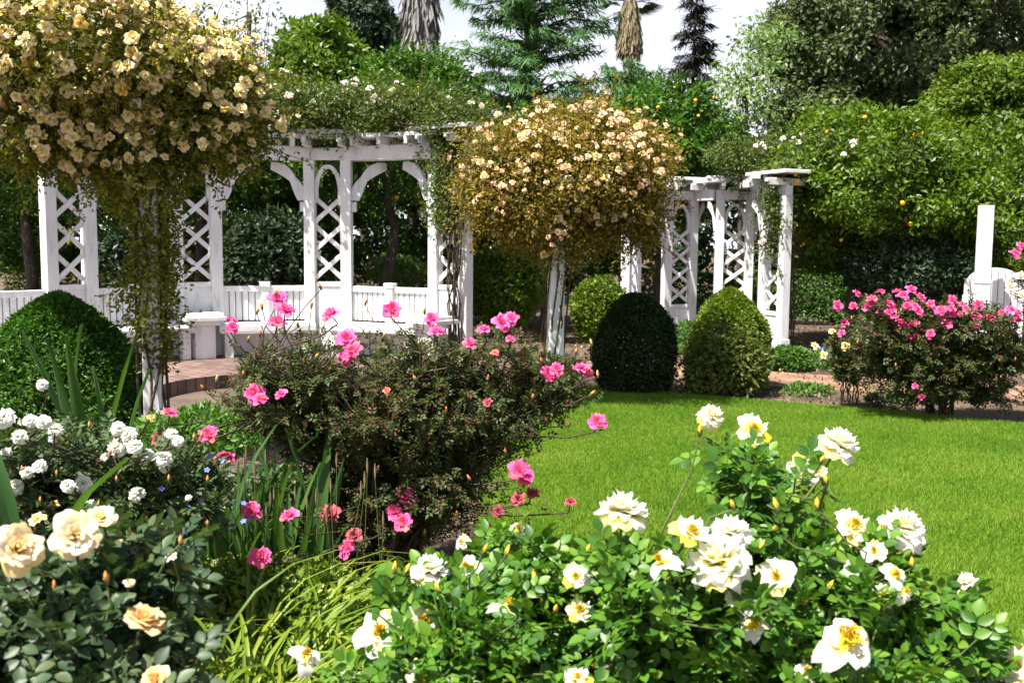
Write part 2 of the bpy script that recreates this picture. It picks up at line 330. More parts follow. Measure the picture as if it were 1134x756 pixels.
TINY = [rose_data(11, 2, 2, .2, 1.5, .32, .50, .16, .28, seed=s, ruffle=.05, curl=.5) for s in (13, 14)]
def fmeshes(name, datas, m): return [mesh(name, d[0], d[1], m, attr=d[2], smooth=True) for d in datas]
FM = {'full': fmeshes('full_rose', FULL, M['white_petal']), 'loose': fmeshes('loose_rose', LOOSE, M['white_petal']), 'open': fmeshes('open_rose', OPEN, M['white_petal']), 'spent': fmeshes('spent_rose', SPENT, M['white_petal']),
      'cream': fmeshes('cream_rose', FULL[:2], M['cream_petal']), 'tea': fmeshes('tea_rose', TEA, M['peach_petal']), 'apricot': fmeshes('apricot_rose', TEA, M['apricot_petal']),
      'pink': fmeshes('pink_rose', LOOSE, M['pink_petal']), 'dusk': fmeshes('faded_rose', LOOSE[:2], M['dusk_petal']), 'coral': fmeshes('coral_rose', LOOSE[:1], M['coral_petal']),
      'climb': fmeshes('climbing_rose_bloom', TINY, M['climb_petal']), 'climb_b': fmeshes('apricot_climbing_bloom', TINY, M['climb_b_petal']), 'blush': fmeshes('blush_rose_bloom', TINY, M['blush_petal']), 'tinypink': fmeshes('small_pink_rose', TINY, M['pink_petal'])}
def stamen_mesh():
    b = MB(); g = np.random.default_rng(3)
    for k in range(46):
        a = g.random()*6.283; t = g.random()*.9; d = np.array([math.cos(a)*math.sin(t), math.sin(a)*math.sin(t), math.cos(t)]); L = .14+.05*g.random()
        b.tube([d*.02, d*L*.8, d*L], [.006, .006, .02], 0, 4)
    return b.mesh('stamens', M['stamen'])
STAMEN = stamen_mesh()
def bud_mesh(m):
    zs = np.array([-.45, -.32, -.12, .15, .45, .72]); rs = np.array([.05, .15, .15, .20, .13, .02]); n = 8; V = []; Q = []
    for z, r in zip(zs, rs):
        for j in range(n): a = j*math.pi/4+z*1.5; V.append((r*math.cos(a)*(1+.08*(j % 2)), r*math.sin(a)*(1+.08*(j % 2)), z))
    for k in range(len(zs)-1):
        for j in range(n): Q.append((k*n+j, k*n+(j+1) % n, (k+1)*n+(j+1) % n, (k+1)*n+j))
    mi = [1 if q < n*2 else 0 for q in range(len(Q))]
    k = len(V)
    for s in range(5):
        a = s*2*math.pi/5; c, d = math.cos(a), math.sin(a); L = .55 if s % 2 else .4
        V += [(c*.15-d*.10, d*.15+c*.10, -.15), (c*.15+d*.10, d*.15-c*.10, -.15), (c*.27, d*.27, L*.8), (c*.25+d*.03, d*.25-c*.03, L*.8)]
        Q.append((k, k+1, k+3, k+2)); mi.append(1); k += 4
    return mesh('bud', V, np.array(Q), [m, M['sepal']], mi, smooth=True)
BUDY, BUDO = bud_mesh(M['yellow_bud']), bud_mesh(M['orange_bud'])
def aim(d, spin=None):
    q = Vector(d).to_track_quat('Z', 'Y').to_matrix(); return q @ Matrix.Rotation(random.random()*6.28 if spin is None else spin, 3, 'Z')
def bloom(parent, kind, pos, size, d, name='blossom', label=None):
    ms = FM[kind]; o = link(name, random.choice(ms), parent)
    base = Vector(parent.location)
    o.matrix_local = Matrix.Translation(Vector(pos)-base) @ aim(d).to_4x4() @ Matrix.Scale(size, 4)
    if label: o['label'] = label
    if kind in ('open', 'spent', 'loose'):
        s = link('stamens', STAMEN, o); s.location = (0, 0, -.02 if kind == 'open' else .06)
        if kind == 'spent': s.scale = (1.3, 1.3, 1.3)
    return o
def bud(parent, me, pos, size, d):
    o = link('bud', me, parent); o.matrix_local = Matrix.Translation(Vector(pos)-Vector(parent.location)) @ aim(d).to_4x4() @ Matrix.Scale(size, 4); return o

# ------------------------------------------------------------------ plants
def lumps(d, seed, amp=.18):
    g = np.random.default_rng(seed); o = 0
    for k in range(6):
        f = g.normal(size=3)*(1.6+k*.9); o = o+np.sin(d@f+g.random()*6)/(1+k*.4)
    return 1+amp*o/2.2
def blob_points(blobs, n, shell=.35, seed=0, amp=.18):
    """points in the outer shell of lumpy ellipsoids and the outward direction there"""
    w_ = np.array([max(1e-4, (b[1][0]*b[1][1]+b[1][1]*b[1][2]+b[1][0]*b[1][2])) for b in blobs]); w_ /= w_.sum()
    idx = NP.choice(len(blobs), n, p=w_); c = np.array([list(b[0]) for b in blobs])[idx]; r = np.array([list(b[1]) for b in blobs])[idx]
    d = rnd(n); k = lumps(d+idx[:, None]*.7, seed, amp)*(1-shell*NP.random(n)**1.6)
    return c+d*r*k[:, None], unit(d/r)
def px_blob(px, py, d, rx, ry, rd=None): return (P(px, py, d), (S(rx, d), rd if rd else S((rx+ry)/2, d), S(ry, d)))
def leafmesh(name, pos, out, size, m, T=RHOMB, var=.35, droop=0., upw=.5, rn=.7):
    n = len(pos); up = np.array([0, 0, 1.])
    ax = unit(out*.5+rnd(n)*rn-up*droop); u = unit(out*.6+up*upw+rnd(n)*.55)
    V, Fc = scatter(T, pos, ax, u, size*(1-var+2*var*NP.random(n))); return mesh(name, V, Fc, m)
def clumpy(blobs, nclump, per, cr, seed=0, shell=.35, amp=.2, flat=.7):
    c, o = blob_points(blobs, nclump, shell, seed, amp)
    k = np.repeat(np.arange(nclump), per); n = len(k); cs = (cr*(.6+.8*NP.random(nclump)))[k]
    d = rnd(n); rr = NP.random(n)**.5; off = d*rr[:, None]*cs[:, None]; off[:, 2] *= flat
    return c[k]+off, unit(o[k]*.7+d*.8), c
def bend(a, b, sag, n=6, jit=0.):
    a = np.asarray(a, float); b = np.asarray(b, float); t = np.linspace(0, 1, n)[:, None]; p = a+(b-a)*t; p[:, 2] += sag*4*(t*(1-t))[:, 0]
    if jit: p[1:-1] += NP.normal(size=(n-2, 3))*jit
    return p
def trunk_mesh(base, top, r, limbs, nl=9, mm='bark', lean=.1):
    b = MB(); base = np.array(base); top = np.array(top); p = bend(base, top, 0, 9, r*.5); rr = np.linspace(r, r*.35, 9); rr[0] *= 1.5
    b.tube(p, rr, 0, 9)
    for k in range(min(nl, len(limbs))):
        s = p[random.randint(4, 8)]; b.tube(bend(s, limbs[k], random.uniform(-.1, .25)*r*4, 6, r*.4), r*.38, r*.08, 5)
    return b.mesh('trunk', M[mm], smooth=True)
def local(me, base): me.transform(Matrix.Translation(-Vector(base))); return me
def tree(name, label, cat, bx, blobs, mname, nclump, per, cr, leaf, seed, r=.15, group=None, T=RHOMB, droop=.15, nl=10, shell=.4, fruits=0, amp=.22, foot=None):
    cz = blobs[0][0]; base = Vector((bx.x, bx.y, 0)) if bx is not None else Vector((cz.x, cz.y, 0))
    t = thing(name, label, cat, base, 0, group)
    pos, out, cl = clumpy(blobs, nclump, per, cr, seed, shell, amp)
    keep = pos[:, 2] > .15; pos, out = pos[keep], out[keep]
    link('crown', local(leafmesh('crown', pos, out, leaf, M[mname], T, droop=droop), base), t)
    sel = cl[NP.permutation(len(cl))[:nl]]; mid = np.array(cz); inner = mid+(sel-mid)*.8
    link('trunk', local(trunk_mesh(base, Vector(cz)+Vector((0, 0, blobs[0][1][2]*.4)), r, inner, nl), base), t)
    if fruits:
        fm = FRUIT; fp, fo = blob_points(blobs, fruits*3, .06, seed, amp); f = [i for i in range(len(fp)) if fo[i][1] < .15 and fp[i][2] > .7][:fruits]
        for i in f:
            o = link('fruit', fm, t, Vector(fp[i]+fo[i]*.04)-base); s = random.uniform(.8, 1.15); o.scale = (s, s, s)
    return t
def fruit_mesh():
    V = []; Q = []; n, mm = 10, 7
    for k in range(mm):
        a = math.pi*(k+.02)/(mm-1+.04)
        for j in range(n): p = j*2*math.pi/n; V.append((.034*math.sin(a)*math.cos(p), .034*math.sin(a)*math.sin(p), .033*math.cos(a)))
    for k in range(mm-1):
        for j in range(n): Q.append((k*n+j, (k+1)*n+j, (k+1)*n+(j+1) % n, k*n+(j+1) % n))
    return mesh('fruit', V, np.array(Q), M['orange'], smooth=True)
FRUIT = fruit_mesh()
def shrub(name, label, cat, base, pos, out, leaf, mname, T=RHOMB, group=None, droop=0, stems=None, upw=.5):
    t = thing(name, label, cat, base, 0, group)
    link('foliage', local(leafmesh('foliage', pos, out, leaf, M[mname], T, droop=droop, upw=upw), base), t)
    if stems:
        b = MB()
        for k in range(stems[0]):
            e = pos[NP.integers(len(pos))]; e = np.array(base)+(e-np.array(base))*.9
            b.tube(bend(np.array(base)+NP.normal(size=3)*(.004, .004, 0), e, .1, 6, .02), stems[1], stems[1]*.35, 4)
        link('stem', local(b.mesh('stem', M['cane'], True), base), t)
    return t
def rose_bush(name, label, base, blobs, twigs, per, T, leaf, mname, blooms=(), buds=(), canes=9, group=None, cane_r=.011, cane_m='cane', seed=0, shell=.55, droop=.1, back=.35):
    base = Vector(base); t = thing(name, label, 'rose bush', base, 0, group); b = MB(); ends, outs = blob_points(blobs, twigs, shell, seed, .2)
    ok = ends[:, 2] > .1; ends, outs = ends[ok], outs[ok]
    nodes = []
    for k in range(canes):
        c, r_ = blobs[k % len(blobs)]; e = np.array(c)+NP.normal(size=3)*np.array(r_)*.42
        s = np.array(base)+NP.normal(size=3)*(.07, .07, 0); p = bend(s, e, .10, 9, .015); p[1:-1, :2] -= (np.array(e)[:2]-s[:2])*.12
        b.tube(p, cane_r*random.uniform(.8, 1.2), cane_r*.4, 5); nodes.append(p[3:])
    nodes = np.concatenate(nodes); LP = []; LA = []; LU = []
    def twig(e, o_, r0, r1, n=6):
        d = np.linalg.norm(nodes-e, axis=1)+np.maximum(0, nodes[:, 2]-e[2]+.05)*2; s = nodes[np.argsort(d)[NP.integers(0, min(4, len(d)))]]
        p = bend(s, e, -.05*np.linalg.norm(e-s), n, .008); b.tube(p, r0, r1, 4); return p
    for e, o_ in zip(ends, outs):
        p = twig(e, o_, .0028, .0014); ts = np.sort(NP.random(per))**.75
        q = np.stack([np.interp(ts, np.linspace(0, 1, len(p)), p[:, j]) for j in range(3)], 1)
        dd = unit(p[-1]-p[-3])
        LP.append(q+NP.normal(size=q.shape)*.006); LA.append(unit(rnd(per)*.9+dd*.45+o_*.4)); LU.append(unit(np.array([0, 0, .8])+o_*.5+rnd(per)*.45))
    for (pos, size, kind, d) in blooms:
        dv = np.array(Vector(d).normalized()); e = np.array(pos)-dv*size*.15; p = twig(e-dv*.05, dv, .0042, .0030); b.tube(np.stack([p[-1], e]), .003, .003, 4)
        m_ = 4; q = p[-1]+(p[-4]-p[-1])*NP.random((m_, 1))*1.0; LP.append(q); LA.append(rnd(m_)*.9+np.array([0, 0, -.1])); LU.append(np.array([0, 0, .8])+rnd(m_)*.4)
    for (pos, size, me, d) in buds:
        dv = np.array(Vector(d).normalized()); e = np.array(pos)-dv*size*.3; twig(e, dv, .003, .002)
    LP = np.concatenate(LP); LA = np.concatenate(LA); LU = np.concatenate(LU); LA[:, 2] -= droop
    V, Fc = scatter(T, LP, LA, LU, leaf*(.65+.6*NP.random(len(LP))))
    link('foliage', local(mesh('foliage', V, Fc, M[mname], smooth=T is COMP), base), t)
    link('cane', local(b.mesh('cane', M[cane_m], True), base), t)
    for (pos, size, kind, d) in blooms: bloom(t, kind, pos, size, d)
    for (pos, size, me, d) in buds: bud(t, me, pos, size, d)
    return t
TOCAM = Vector((0, -1, .1))
def bdir(px, up=.8, cam_=.6, j=.35): return (Vector((0, -1, 0))*cam_+Vector((0, 0, up))+Vector((random.gauss(0, j), random.gauss(0, j), random.gauss(0, j*.6)))).normalized()

# ================================================================== SETTING
def sheet(name, pts, z, m, kind='structure', th=0.):
    pts = [Vector((p[0], p[1], z)) for p in pts]; n = len(pts)
    V = [tuple(p) for p in pts]; FS = [np.array([list(range(n))])]
    if th:
        V += [(p.x, p.y, z-th) for p in pts]; FS.append(np.array([[i, i+n, (i+1) % n+n, (i+1) % n] for i in range(n)]))
    return link(name, mesh(name, V, FS, m), None, kind=kind)
sheet('ground', [(-300, -60), (300, -60), (300, 500), (-300, 500)], 0, M['soil'])
RC = Vector((-2.47, 9.7, 0))                                  # centre of the seating circle
lawn_px = [(520, 650), (535, 530), (600, 455), (660, 431), (814, 444), (960, 456), (1134, 473), (1300, 488)]
lawn_poly = [G(*p) for p in lawn_px]+[Vector((4.3, 3.9, 0)), Vector((2.6, 3.7, 0)), Vector((1.4, 3.55, 0))]
sheet('lawn', lawn_poly, .012, M['turf'])
far = [G(-300, 404), G(640, 404), G(851, 414), G(1134, 431), G(1500, 450)]; near = [G(1500, 470), G(1134, 446), G(851, 430), G(640, 418), G(-300, 425)]
a0 = [G(640, 400), G(851, 414), G(1134, 431), G(1500, 452)]; a1 = [G(1500, 470), G(1134, 446), G(851, 430), G(640, 416)]
sheet('brick_path', a0+a1, .03, M['brick'], th=.03)
disc = [RC+Vector((math.cos(R(a))*3.75, math.sin(R(a))*3.75, 0)) for a in range(-20, 201, 8)]
inner = [RC+Vector((math.cos(R(a))*.95, math.sin(R(a))*.95, 0)) for a in range(200, -21, -10)]
n1, n2 = len(disc), len(inner)
def ring_sheet():
    V = []; Q = []; N = 24
    for k in range(N):
        a = R(32+163*k/(N-1))
        for r_, z in ((3.75, 0), (3.75, .15), (.95, .15), (.95, 0)): V.append((RC.x+math.cos(a)*r_, RC.y+math.sin(a)*r_, z))
    for k in range(N-1):
        for j in range(3): q = k*4+j; Q.append((q, q+1, q+5, q+4))
    return link('brick_terrace', mesh('brick_terrace', V, [np.array(Q), np.array([[0, 3, 2, 1], [N*4-4, N*4-3, N*4-2, N*4-1]])], M['paver']), None, kind='structure')
ring_sheet()
sheet('path', [RC+Vector((math.cos(R(a))*1.9, math.sin(R(a))*1.9, 0)) for a in range(0, 360, 10)], .008, noisy('trodden_earth', (.07, .05, .038), (.14, .10, .075), 3, bump=.5, bscale=30))

def grass(poly, n, h):
    P2 = np.array([(p.x, p.y) for p in poly]); lo, hi = P2.min(0), P2.max(0); pts = []
    while sum(map(len, pts)) < n:
        q = lo+(hi-lo)*NP.random((n*2, 2)); ins = np.zeros(len(q), bool); j = len(P2)-1
        for i in range(len(P2)):
            a, b = P2[i], P2[j]; c = ((a[1] > q[:, 1]) != (b[1] > q[:, 1])) & (q[:, 0] < (b[0]-a[0])*(q[:, 1]-a[1])/(b[1]-a[1]+1e-12)+a[0]); ins ^= c; j = i
        q = q[ins]; q = q[(np.abs(q[:, 0]/q[:, 1]) < .62)]; pts.append(q)
    q = np.concatenate(pts)[:n]; pos = np.column_stack([q, np.full(n, .012)])
    ax = np.column_stack([NP.normal(size=(n, 2))*.55, np.ones(n)]); up = np.column_stack([NP.normal(size=(n, 2)), np.full(n, .25)])
    T = (np.array([(-.09, 0, 0), (.09, 0, 0), (0, 1, .15)]), np.array([(0, 1, 2)]))
    V, Fc = scatter(T, pos, ax, up, h*(.6+.8*NP.random(n))); return mesh('lawn_grass', V, Fc, M['grass'])
link('lawn_grass', grass(lawn_poly, 620000, .038), None, kind='stuff', label='short sunlit green grass of the lawn', category='grass')

# ================================================================== PERGOLAS
def pair_meshes(Wd=.60, H=2.42, pw=.135, zb=.87, n=3):
    d = {}
    b = MB(); b.box((0, 0, H/2), (pw, pw, H)); b.box((0, 0, .10), (pw+.03, pw+.03, .20)); d['post'] = b.mesh('post', M['paint'])
    iw = Wd-2*pw; x = iw/2
    b = MB(); b.box((0, 0, zb/2), (iw, .04, zb-.06)); b.box((0, 0, zb), (iw, .07, .06)); d['base_panel'] = b.mesh('base_panel', M['paint'])
    b = MB(); z0 = zb+.05; top = H-.44; h = (top-z0)/n
    for k in range(n):
        b.strip((-x, -.011, z0+k*h+.03), (x, -.011, z0+k*h+h-.03), .054, .02); b.strip((x, .011, z0+k*h+.03), (-x, .011, z0+k*h+h-.03), .054, .02)
        for sx in (-1, 1): b.box((sx*(x-.012), 0, z0+k*h+(h if k < n-1 else h-.04)), (.024, .05, .10))
    d['lattice'] = b.mesh('lattice', M['paint'])
    b = MB()
    for sx in (-1, 1):
        b.band([(sx*(x-.01)*math.cos(a)**.9 if a < 1.5 else 0, 0, H-.44+.36*math.sin(a)) for a in np.linspace(0, 1.5708, 9)], .05, .035)
        b.box((sx*(x-.02), 0, H-.43), (.04, .048, .10))
    d['arch_trim'] = b.mesh('arch_trim', M['paint'])
    b = MB(); pts = []; ws = []
    for k, a in enumerate(np.linspace(0, 1.5708, 13)):
        pts.append((.04+.40*(1-math.cos(a)), 0, H-.50+.42*math.sin(a)**1.3)); ws.append(.09+.05*abs(math.sin(a*4)))
    b.band(pts, ws, .05); b.box((.03, 0, H-.58), (.06, .056, .12)); d['bracket'] = b.mesh('bracket', M['paint'])
    return d
def pergola(label, pairs, z0, Wd, H, name='lattice_pergola', zb=.87, nx=3, group='white lattice pergolas'):
    org = Vector((sum(p[0] for p in pairs)/len(pairs), sum(p[1] for p in pairs)/len(pairs), z0))
    t = thing(name, label, 'pergola', org, 0, group); pm = pair_meshes(Wd, H, .135, zb, nx); pw = .135
    fr = []
    for ip, (x, y, ang) in enumerate(pairs):
        mt = Matrix.Translation(Vector((x, y, z0))-org) @ Matrix.Rotation(R(ang), 4, 'Z'); fr.append(mt)
        for sx in (-1, 1):
            o = link('post', pm['post'], t); o.matrix_local = mt @ Matrix.Translation((sx*(Wd-pw)/2, 0, 0))
            if (ip == 0 and sx < 0) or (ip == len(pairs)-1 and sx > 0): continue
            gap = (Vector(pairs[ip+sx][:2])-Vector((x, y))).length-Wd; kx = min(1, max(.3, gap/2/.52))
            o = link('bracket', pm['bracket'], t); o.matrix_local = mt @ Matrix.Translation((sx*Wd/2, 0, 0)) @ (Matrix.Rotation(math.pi, 4, 'Z') if sx < 0 else Matrix.Identity(4)) @ Matrix.Diagonal((kx, 1, 1, 1))
        for k in ('base_panel', 'lattice', 'arch_trim'): o = link(k, pm[k], t); o.matrix_local = mt
        b = MB(); b.box((0, 0, H+.075), (Wd+.02, .10, .15)); o = b.build('header', M['paint'], t); o.matrix_local = mt
        b = MB(); b.box((0, 0, H+.335), (Wd+.34, .46, .05)); o = b.build('cap_board', M['paint'], t); o.matrix_local = mt
        for sx in (-1, 1):
            b = MB(); b.box((0, 0, H+.20), (.06, .62, .10)); b.box((0, -.335, H+.215), (.06, .05, .05))
            o = b.build('rafter', M['paint'], t); o.matrix_local = mt @ Matrix.Translation((sx*(Wd/2-.08), 0, 0))
    for k in range(len(pairs)-1):
        a = fr[k] @ Vector((Wd/2, 0, 0)); c = fr[k+1] @ Vector((-Wd/2, 0, 0)); d = c-a; L = d.length; mid = (a+c)/2; an = math.atan2(d.y, d.x)
        b = MB()
        for s in (-1, 1): b.box((0, s*.085, H+.075), (L+.10, .04, .17))
        o = b.build('beam', M['paint'], t); o.matrix_local = Matrix.Translation(mid) @ Matrix.Rotation(an, 4, 'Z')
        b = MB()
        for s in range(-1, 2): b.box((0, s*.17, H+.275+.004*(k % 2)), (L+.62, .12, .05))
        o = b.build('cap_board', M['paint'], t); o.matrix_local = Matrix.Translation(mid) @ Matrix.Rotation(an, 4, 'Z')
        nr = 3 if L > .7 else 1
        for j in range(nr):
            b = MB(); b.box((0, 0, H+.20), (.05, .60, .10)); o = b.build('rafter', M['paint'], t)
            o.matrix_local = Matrix.Translation(a+d*((j+.5)/nr)) @ Matrix.Rotation(an, 4, 'Z')
    return t, fr, org
LP_ = [(78, 11.3, 52), (218, 12.3, 28), (364, 12.75, -3), (498, 12.1, -36)]
left_pairs = [((px-CX)/F*d, d, a) for px, d, a in LP_]
pergola('white lattice pergola curving round the bench seats on the brick terrace', left_pairs, .15, .60, 2.42)
RP_ = [(698, 15.0, 66), (751, 16.4, 20), (811, 16.0, -6), (856, 14.8, -68)]
right_pairs = [((px-CX)/F*d, d, a) for px, d, a in RP_]
pergola('smaller white lattice pergola standing behind the two egg shaped topiaries', right_pairs, 0, .60, 2.27, zb=.56, nx=4)

# ------------------------------------------------------------------ bench seats between the lattice posts
def bench(label, a, c, inward):
    d = c-a; L = d.length; mid = (a+c)/2; an = math.atan2(d.y, d.x)
    t = thing('slatted_bench', label, 'bench', (mid.x, mid.y, .15), an, 'white bench seats under the lattice pergola')
    s = -1                                                    # the seat faces local -y
    b = MB(); n = max(3, int(L/.075))
    for k in range(n): b.box((-L/2+(k+.5)*L/n, 0, .60), (L/n-.014, .022, .36))
    b.box((0, .03, .60), (L, .018, .34)); b.build('backrest', M['paint'], t)
    b = MB(); b.box((0, 0, .815), (L, .07, .07)); b.build('top_rail', M['paint'], t)
    b = MB(); b.box((0, -.02, .42), (.10, .09, .84)); b.box((0, -.02, .87), (.13, .12, .06)); b.build('centre_post', M['paint'], t)
    b = MB()
    for k in range(4): b.box((0, s*(.10+k*.115), .385), (L+.12, .105, .04))
    b.box((0, s*.50, .355), (L+.12, .03, .07)); b.build('seat', M['paint'], t)
    for x in (-L/2+.05, L/2-.05):
        b = MB(); b.box((x, s*.44, .18), (.10, .09, .36)); b.build('leg', M['paint'], t)
    b = MB(); b.box((0, s*.12, .18), (L, .03, .35)); b.build('skirt_board', M['paint'], t)
    return t
P0 = (left_pairs[0][0]-1.05, left_pairs[0][1]-1.35)
def end(p, s, Wd=.60): return Vector((p[0]+s*math.cos(R(p[2]))*Wd/2, p[1]+s*math.sin(R(p[2]))*Wd/2, .15))
bench('white slatted bench seat running out of frame beside the round topiary', Vector((P0[0], P0[1], .15)), end(left_pairs[0], -1), 1)
bench('white slatted bench seat half hidden behind the leafy rose column', end(left_pairs[0], 1), end(left_pairs[1], -1), 1)
bench('white slatted bench seat with the tallest pink rose sprays in front', end(left_pairs[1], 1), end(left_pairs[2], -1), 1)
bench('white slatted bench seat nearest the brown rose tree with its post visible', end(left_pairs[2], 1), end(left_pairs[3], -1), 1)
def plinth(label, p):
    t = thing('seat_plinth', label, 'plinth', (p[0], p[1], .15), R(p[2]), 'white plinths between the bench seats')
    b = MB(); b.box((0, -.33, .20), (.24, .24, .40)); b.build('base', M['paint'], t)
    b = MB(); b.box((0, -.33, .43), (.34, .32, .06)); b.box((0, -.33, .48), (.48, .42, .05)); b.box((0, -.33, .525), (.42, .36, .04)); b.build('top_slab', M['paint'], t)
plinth('white block plinth in front of the lattice posts beside the leafy rose column', left_pairs[1])
plinth('white block plinth in front of the lattice posts nearest the brown rose tree', left_pairs[3])

# ------------------------------------------------------------------ plain columns that carry the climbing roses
def column(px, d, w_, H, label):
    p = Vector(((px-CX)/F*d, d, 0)); t = thing('rose_column', label, 'column', p, R(12), 'white rose columns')
    b = MB(); b.box((0, 0, H/2), (w_, w_, H)); b.build('shaft', M['paint'], t)
    b = MB(); b.box((0, 0, .08), (w_+.06, w_+.06, .16)); b.build('foot', M['paint'], t)
    b = MB(); b.box((0, 0, H+.05), (.9, .07, .10)); b.box((0, 0, H+.13), (.07, .9, .06)); b.build('cross_arm', M['paint'], t)
    return p
COL1 = column(166, 7.0, .118, 2.3, 'white wooden column wrapped in dark rose canes beside the round topiary')
COL2 = column(615, 9.5, .138, 2.0, 'white wooden column holding up the brown rose tree beside the dark topiary')

# ------------------------------------------------------------------ post and screen far off
pw_ = G(1083, 402); t = thing('fence_post', 'tall bare white post standing alone behind the pink rose bush', 'post', (pw_.x, pw_.y, 0))
b = MB(); h_ = P(1087, 228, pw_.y).z; b.box((0, 0, h_/2), (.155, .155, h_)); b.build('shaft', M['paint'], t)
b = MB(); b.box((0, 0, h_*.52), (.17, .17, .05)); b.build('collar', M['paint'], t)
sp = P(1102, 300, 13.9); t = thing('board_screen', 'low arched white board screen beside the tall bare post', 'screen', (sp.x, sp.y, 0), R(-8))
b = MB(); n = 9; wd = .80
hz = lambda x: 1.02+.26*math.sqrt(max(0, 1-(2*x/wd)**2))
for k in range(n):
    x0 = -wd/2+k*wd/n+.006; x1 = x0+wd/n-.012
    b.add([(x, y, z) for y in (-.015, .015) for x, z in ((x0, 0), (x1, 0), (x1, hz(x1)), (x0, hz(x0)))], np.array([[0, 1, 2, 3], [7, 6, 5, 4], [0, 4, 5, 1], [1, 5, 6, 2], [2, 6, 7, 3], [3, 7, 4, 0]]))
b.build('board', M['paint'], t)
b = MB(); b.box((0, .035, .3), (wd, .04, .09)); b.build('rail', M['paint'], t); b = MB(); b.box((0, .035, .85), (wd, .04, .09)); b.build('rail', M['paint'], t)

# ================================================================== BACKGROUND TREES
cz = 'citrus trees behind the pergolas'
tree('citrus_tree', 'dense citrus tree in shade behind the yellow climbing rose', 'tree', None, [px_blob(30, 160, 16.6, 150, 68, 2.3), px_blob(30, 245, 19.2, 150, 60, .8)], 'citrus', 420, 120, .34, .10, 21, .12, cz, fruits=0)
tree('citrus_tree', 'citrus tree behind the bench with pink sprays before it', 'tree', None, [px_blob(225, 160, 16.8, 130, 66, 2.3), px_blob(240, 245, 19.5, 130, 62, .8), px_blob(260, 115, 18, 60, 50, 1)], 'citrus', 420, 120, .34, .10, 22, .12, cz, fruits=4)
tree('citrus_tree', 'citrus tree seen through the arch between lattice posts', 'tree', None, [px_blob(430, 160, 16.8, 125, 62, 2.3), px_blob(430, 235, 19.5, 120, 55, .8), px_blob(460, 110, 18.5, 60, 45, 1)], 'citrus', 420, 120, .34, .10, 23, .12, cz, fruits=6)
tree('citrus_tree', 'citrus tree with yellow fruit rising behind the brown rose tree', 'tree', None, [px_blob(735, 170, 18, 85, 68, 1.4)], 'citrus', 260, 110, .32, .10, 24, .11, cz, fruits=16)
tree('citrus_tree', 'large citrus tree with oranges behind the smaller pergola end', 'tree', None, [px_blob(950, 205, 15.5, 100, 70, 1.7), px_blob(920, 160, 16, 40, 30, .6), px_blob(955, 255, 16.6, 95, 50, .8)], 'citrus_b', 330, 130, .30, .09, 25, .12, cz, fruits=26)
tree('citrus_tree', 'citrus tree with oranges behind the tall bare white post', 'tree', None, [px_blob(1100, 225, 15.5, 105, 65, 1.7), px_blob(1010, 225, 16.2, 60, 60, 1.2), px_blob(1090, 265, 16.8, 110, 48, .8)], 'citrus_b', 330, 130, .30, .09, 26, .12, cz, fruits=20)
tree('round_tree', 'bright green rounded tree rising above the pergola beside the palm trunk', 'tree', None, [px_blob(360, 85, 23, 48, 55, 1.4), px_blob(335, 75, 23.5, 30, 40, 1)], 'citrus_b', 200, 80, .36, .15, 27, .14)
tree('round_tree', 'low green tree at the foot of the grey palm trunk', 'tree', None, [px_blob(460, 115, 22, 62, 36, 1.3), px_blob(300, 130, 21, 60, 40, 1.2)], 'citrus_b', 220, 80, .34, .14, 28, .13)
tree('evergreen_tree', 'nearly black evergreen crown beside the grey palm trunk', 'tree', None, [px_blob(400, 20, 40, 26, 40, 1.4), px_blob(428, 58, 40, 22, 40, 1.2)], 'cypress', 170, 90, .42, .24, 29, .2)
tree('oak_tree', 'huge dark oak filling the sky above the orange trees', 'tree', None, [px_blob(960, 50, 28, 100, 85, 3), px_blob(1065, 40, 29, 80, 100, 3), px_blob(905, 20, 28, 30, 40, 1.2), px_blob(900, 120, 27, 45, 50, 1.6), px_blob(1000, 150, 27, 60, 40, 1.6)], 'oak', 760, 130, .55, .165, 30, .35, amp=.28, nl=16)
tree('feathery_tree', 'yellow green bushy tree in front of the huge dark oak', 'tree', None, [px_blob(1110, 130, 22, 80, 65, 1.8), px_blob(1060, 170, 21.5, 45, 40, 1.1), px_blob(960, 155, 23, 50, 30, 1)], 'olivegreen', 480, 130, .36, .12, 31, .16)
tree('willow_tree', 'pale sparse tree with sky showing between its leaves', 'tree', None, [px_blob(825, 110, 24, 46, 75, 1.1), px_blob(850, 50, 24.5, 35, 40, .8), px_blob(800, 160, 24, 40, 40, .8)], 'pale', 150, 22, .42, .12, 32, .08, droop=.5, shell=.8, nl=26)
tree('bare_tree', 'thin twiggy tree against the sky beside the yellow climbing rose', 'tree', None, [px_blob(278, 40, 20, 34, 60, .7)], 'olivegreen', 30, 14, .3, .10, 33, .06, shell=.8, nl=26)
pz, po, _ = clumpy([px_blob(x, 235, 52+random.uniform(-3, 5), 130, random.uniform(75, 110), 3) for x in range(-260, 1500, 120)], 1500, 26, 1.1, 40)
link('far_wood', leafmesh('far_wood', pz, po, .55, M['dark']), None, kind='stuff', label='dark mass of far woodland behind all the garden trees', category='woodland')

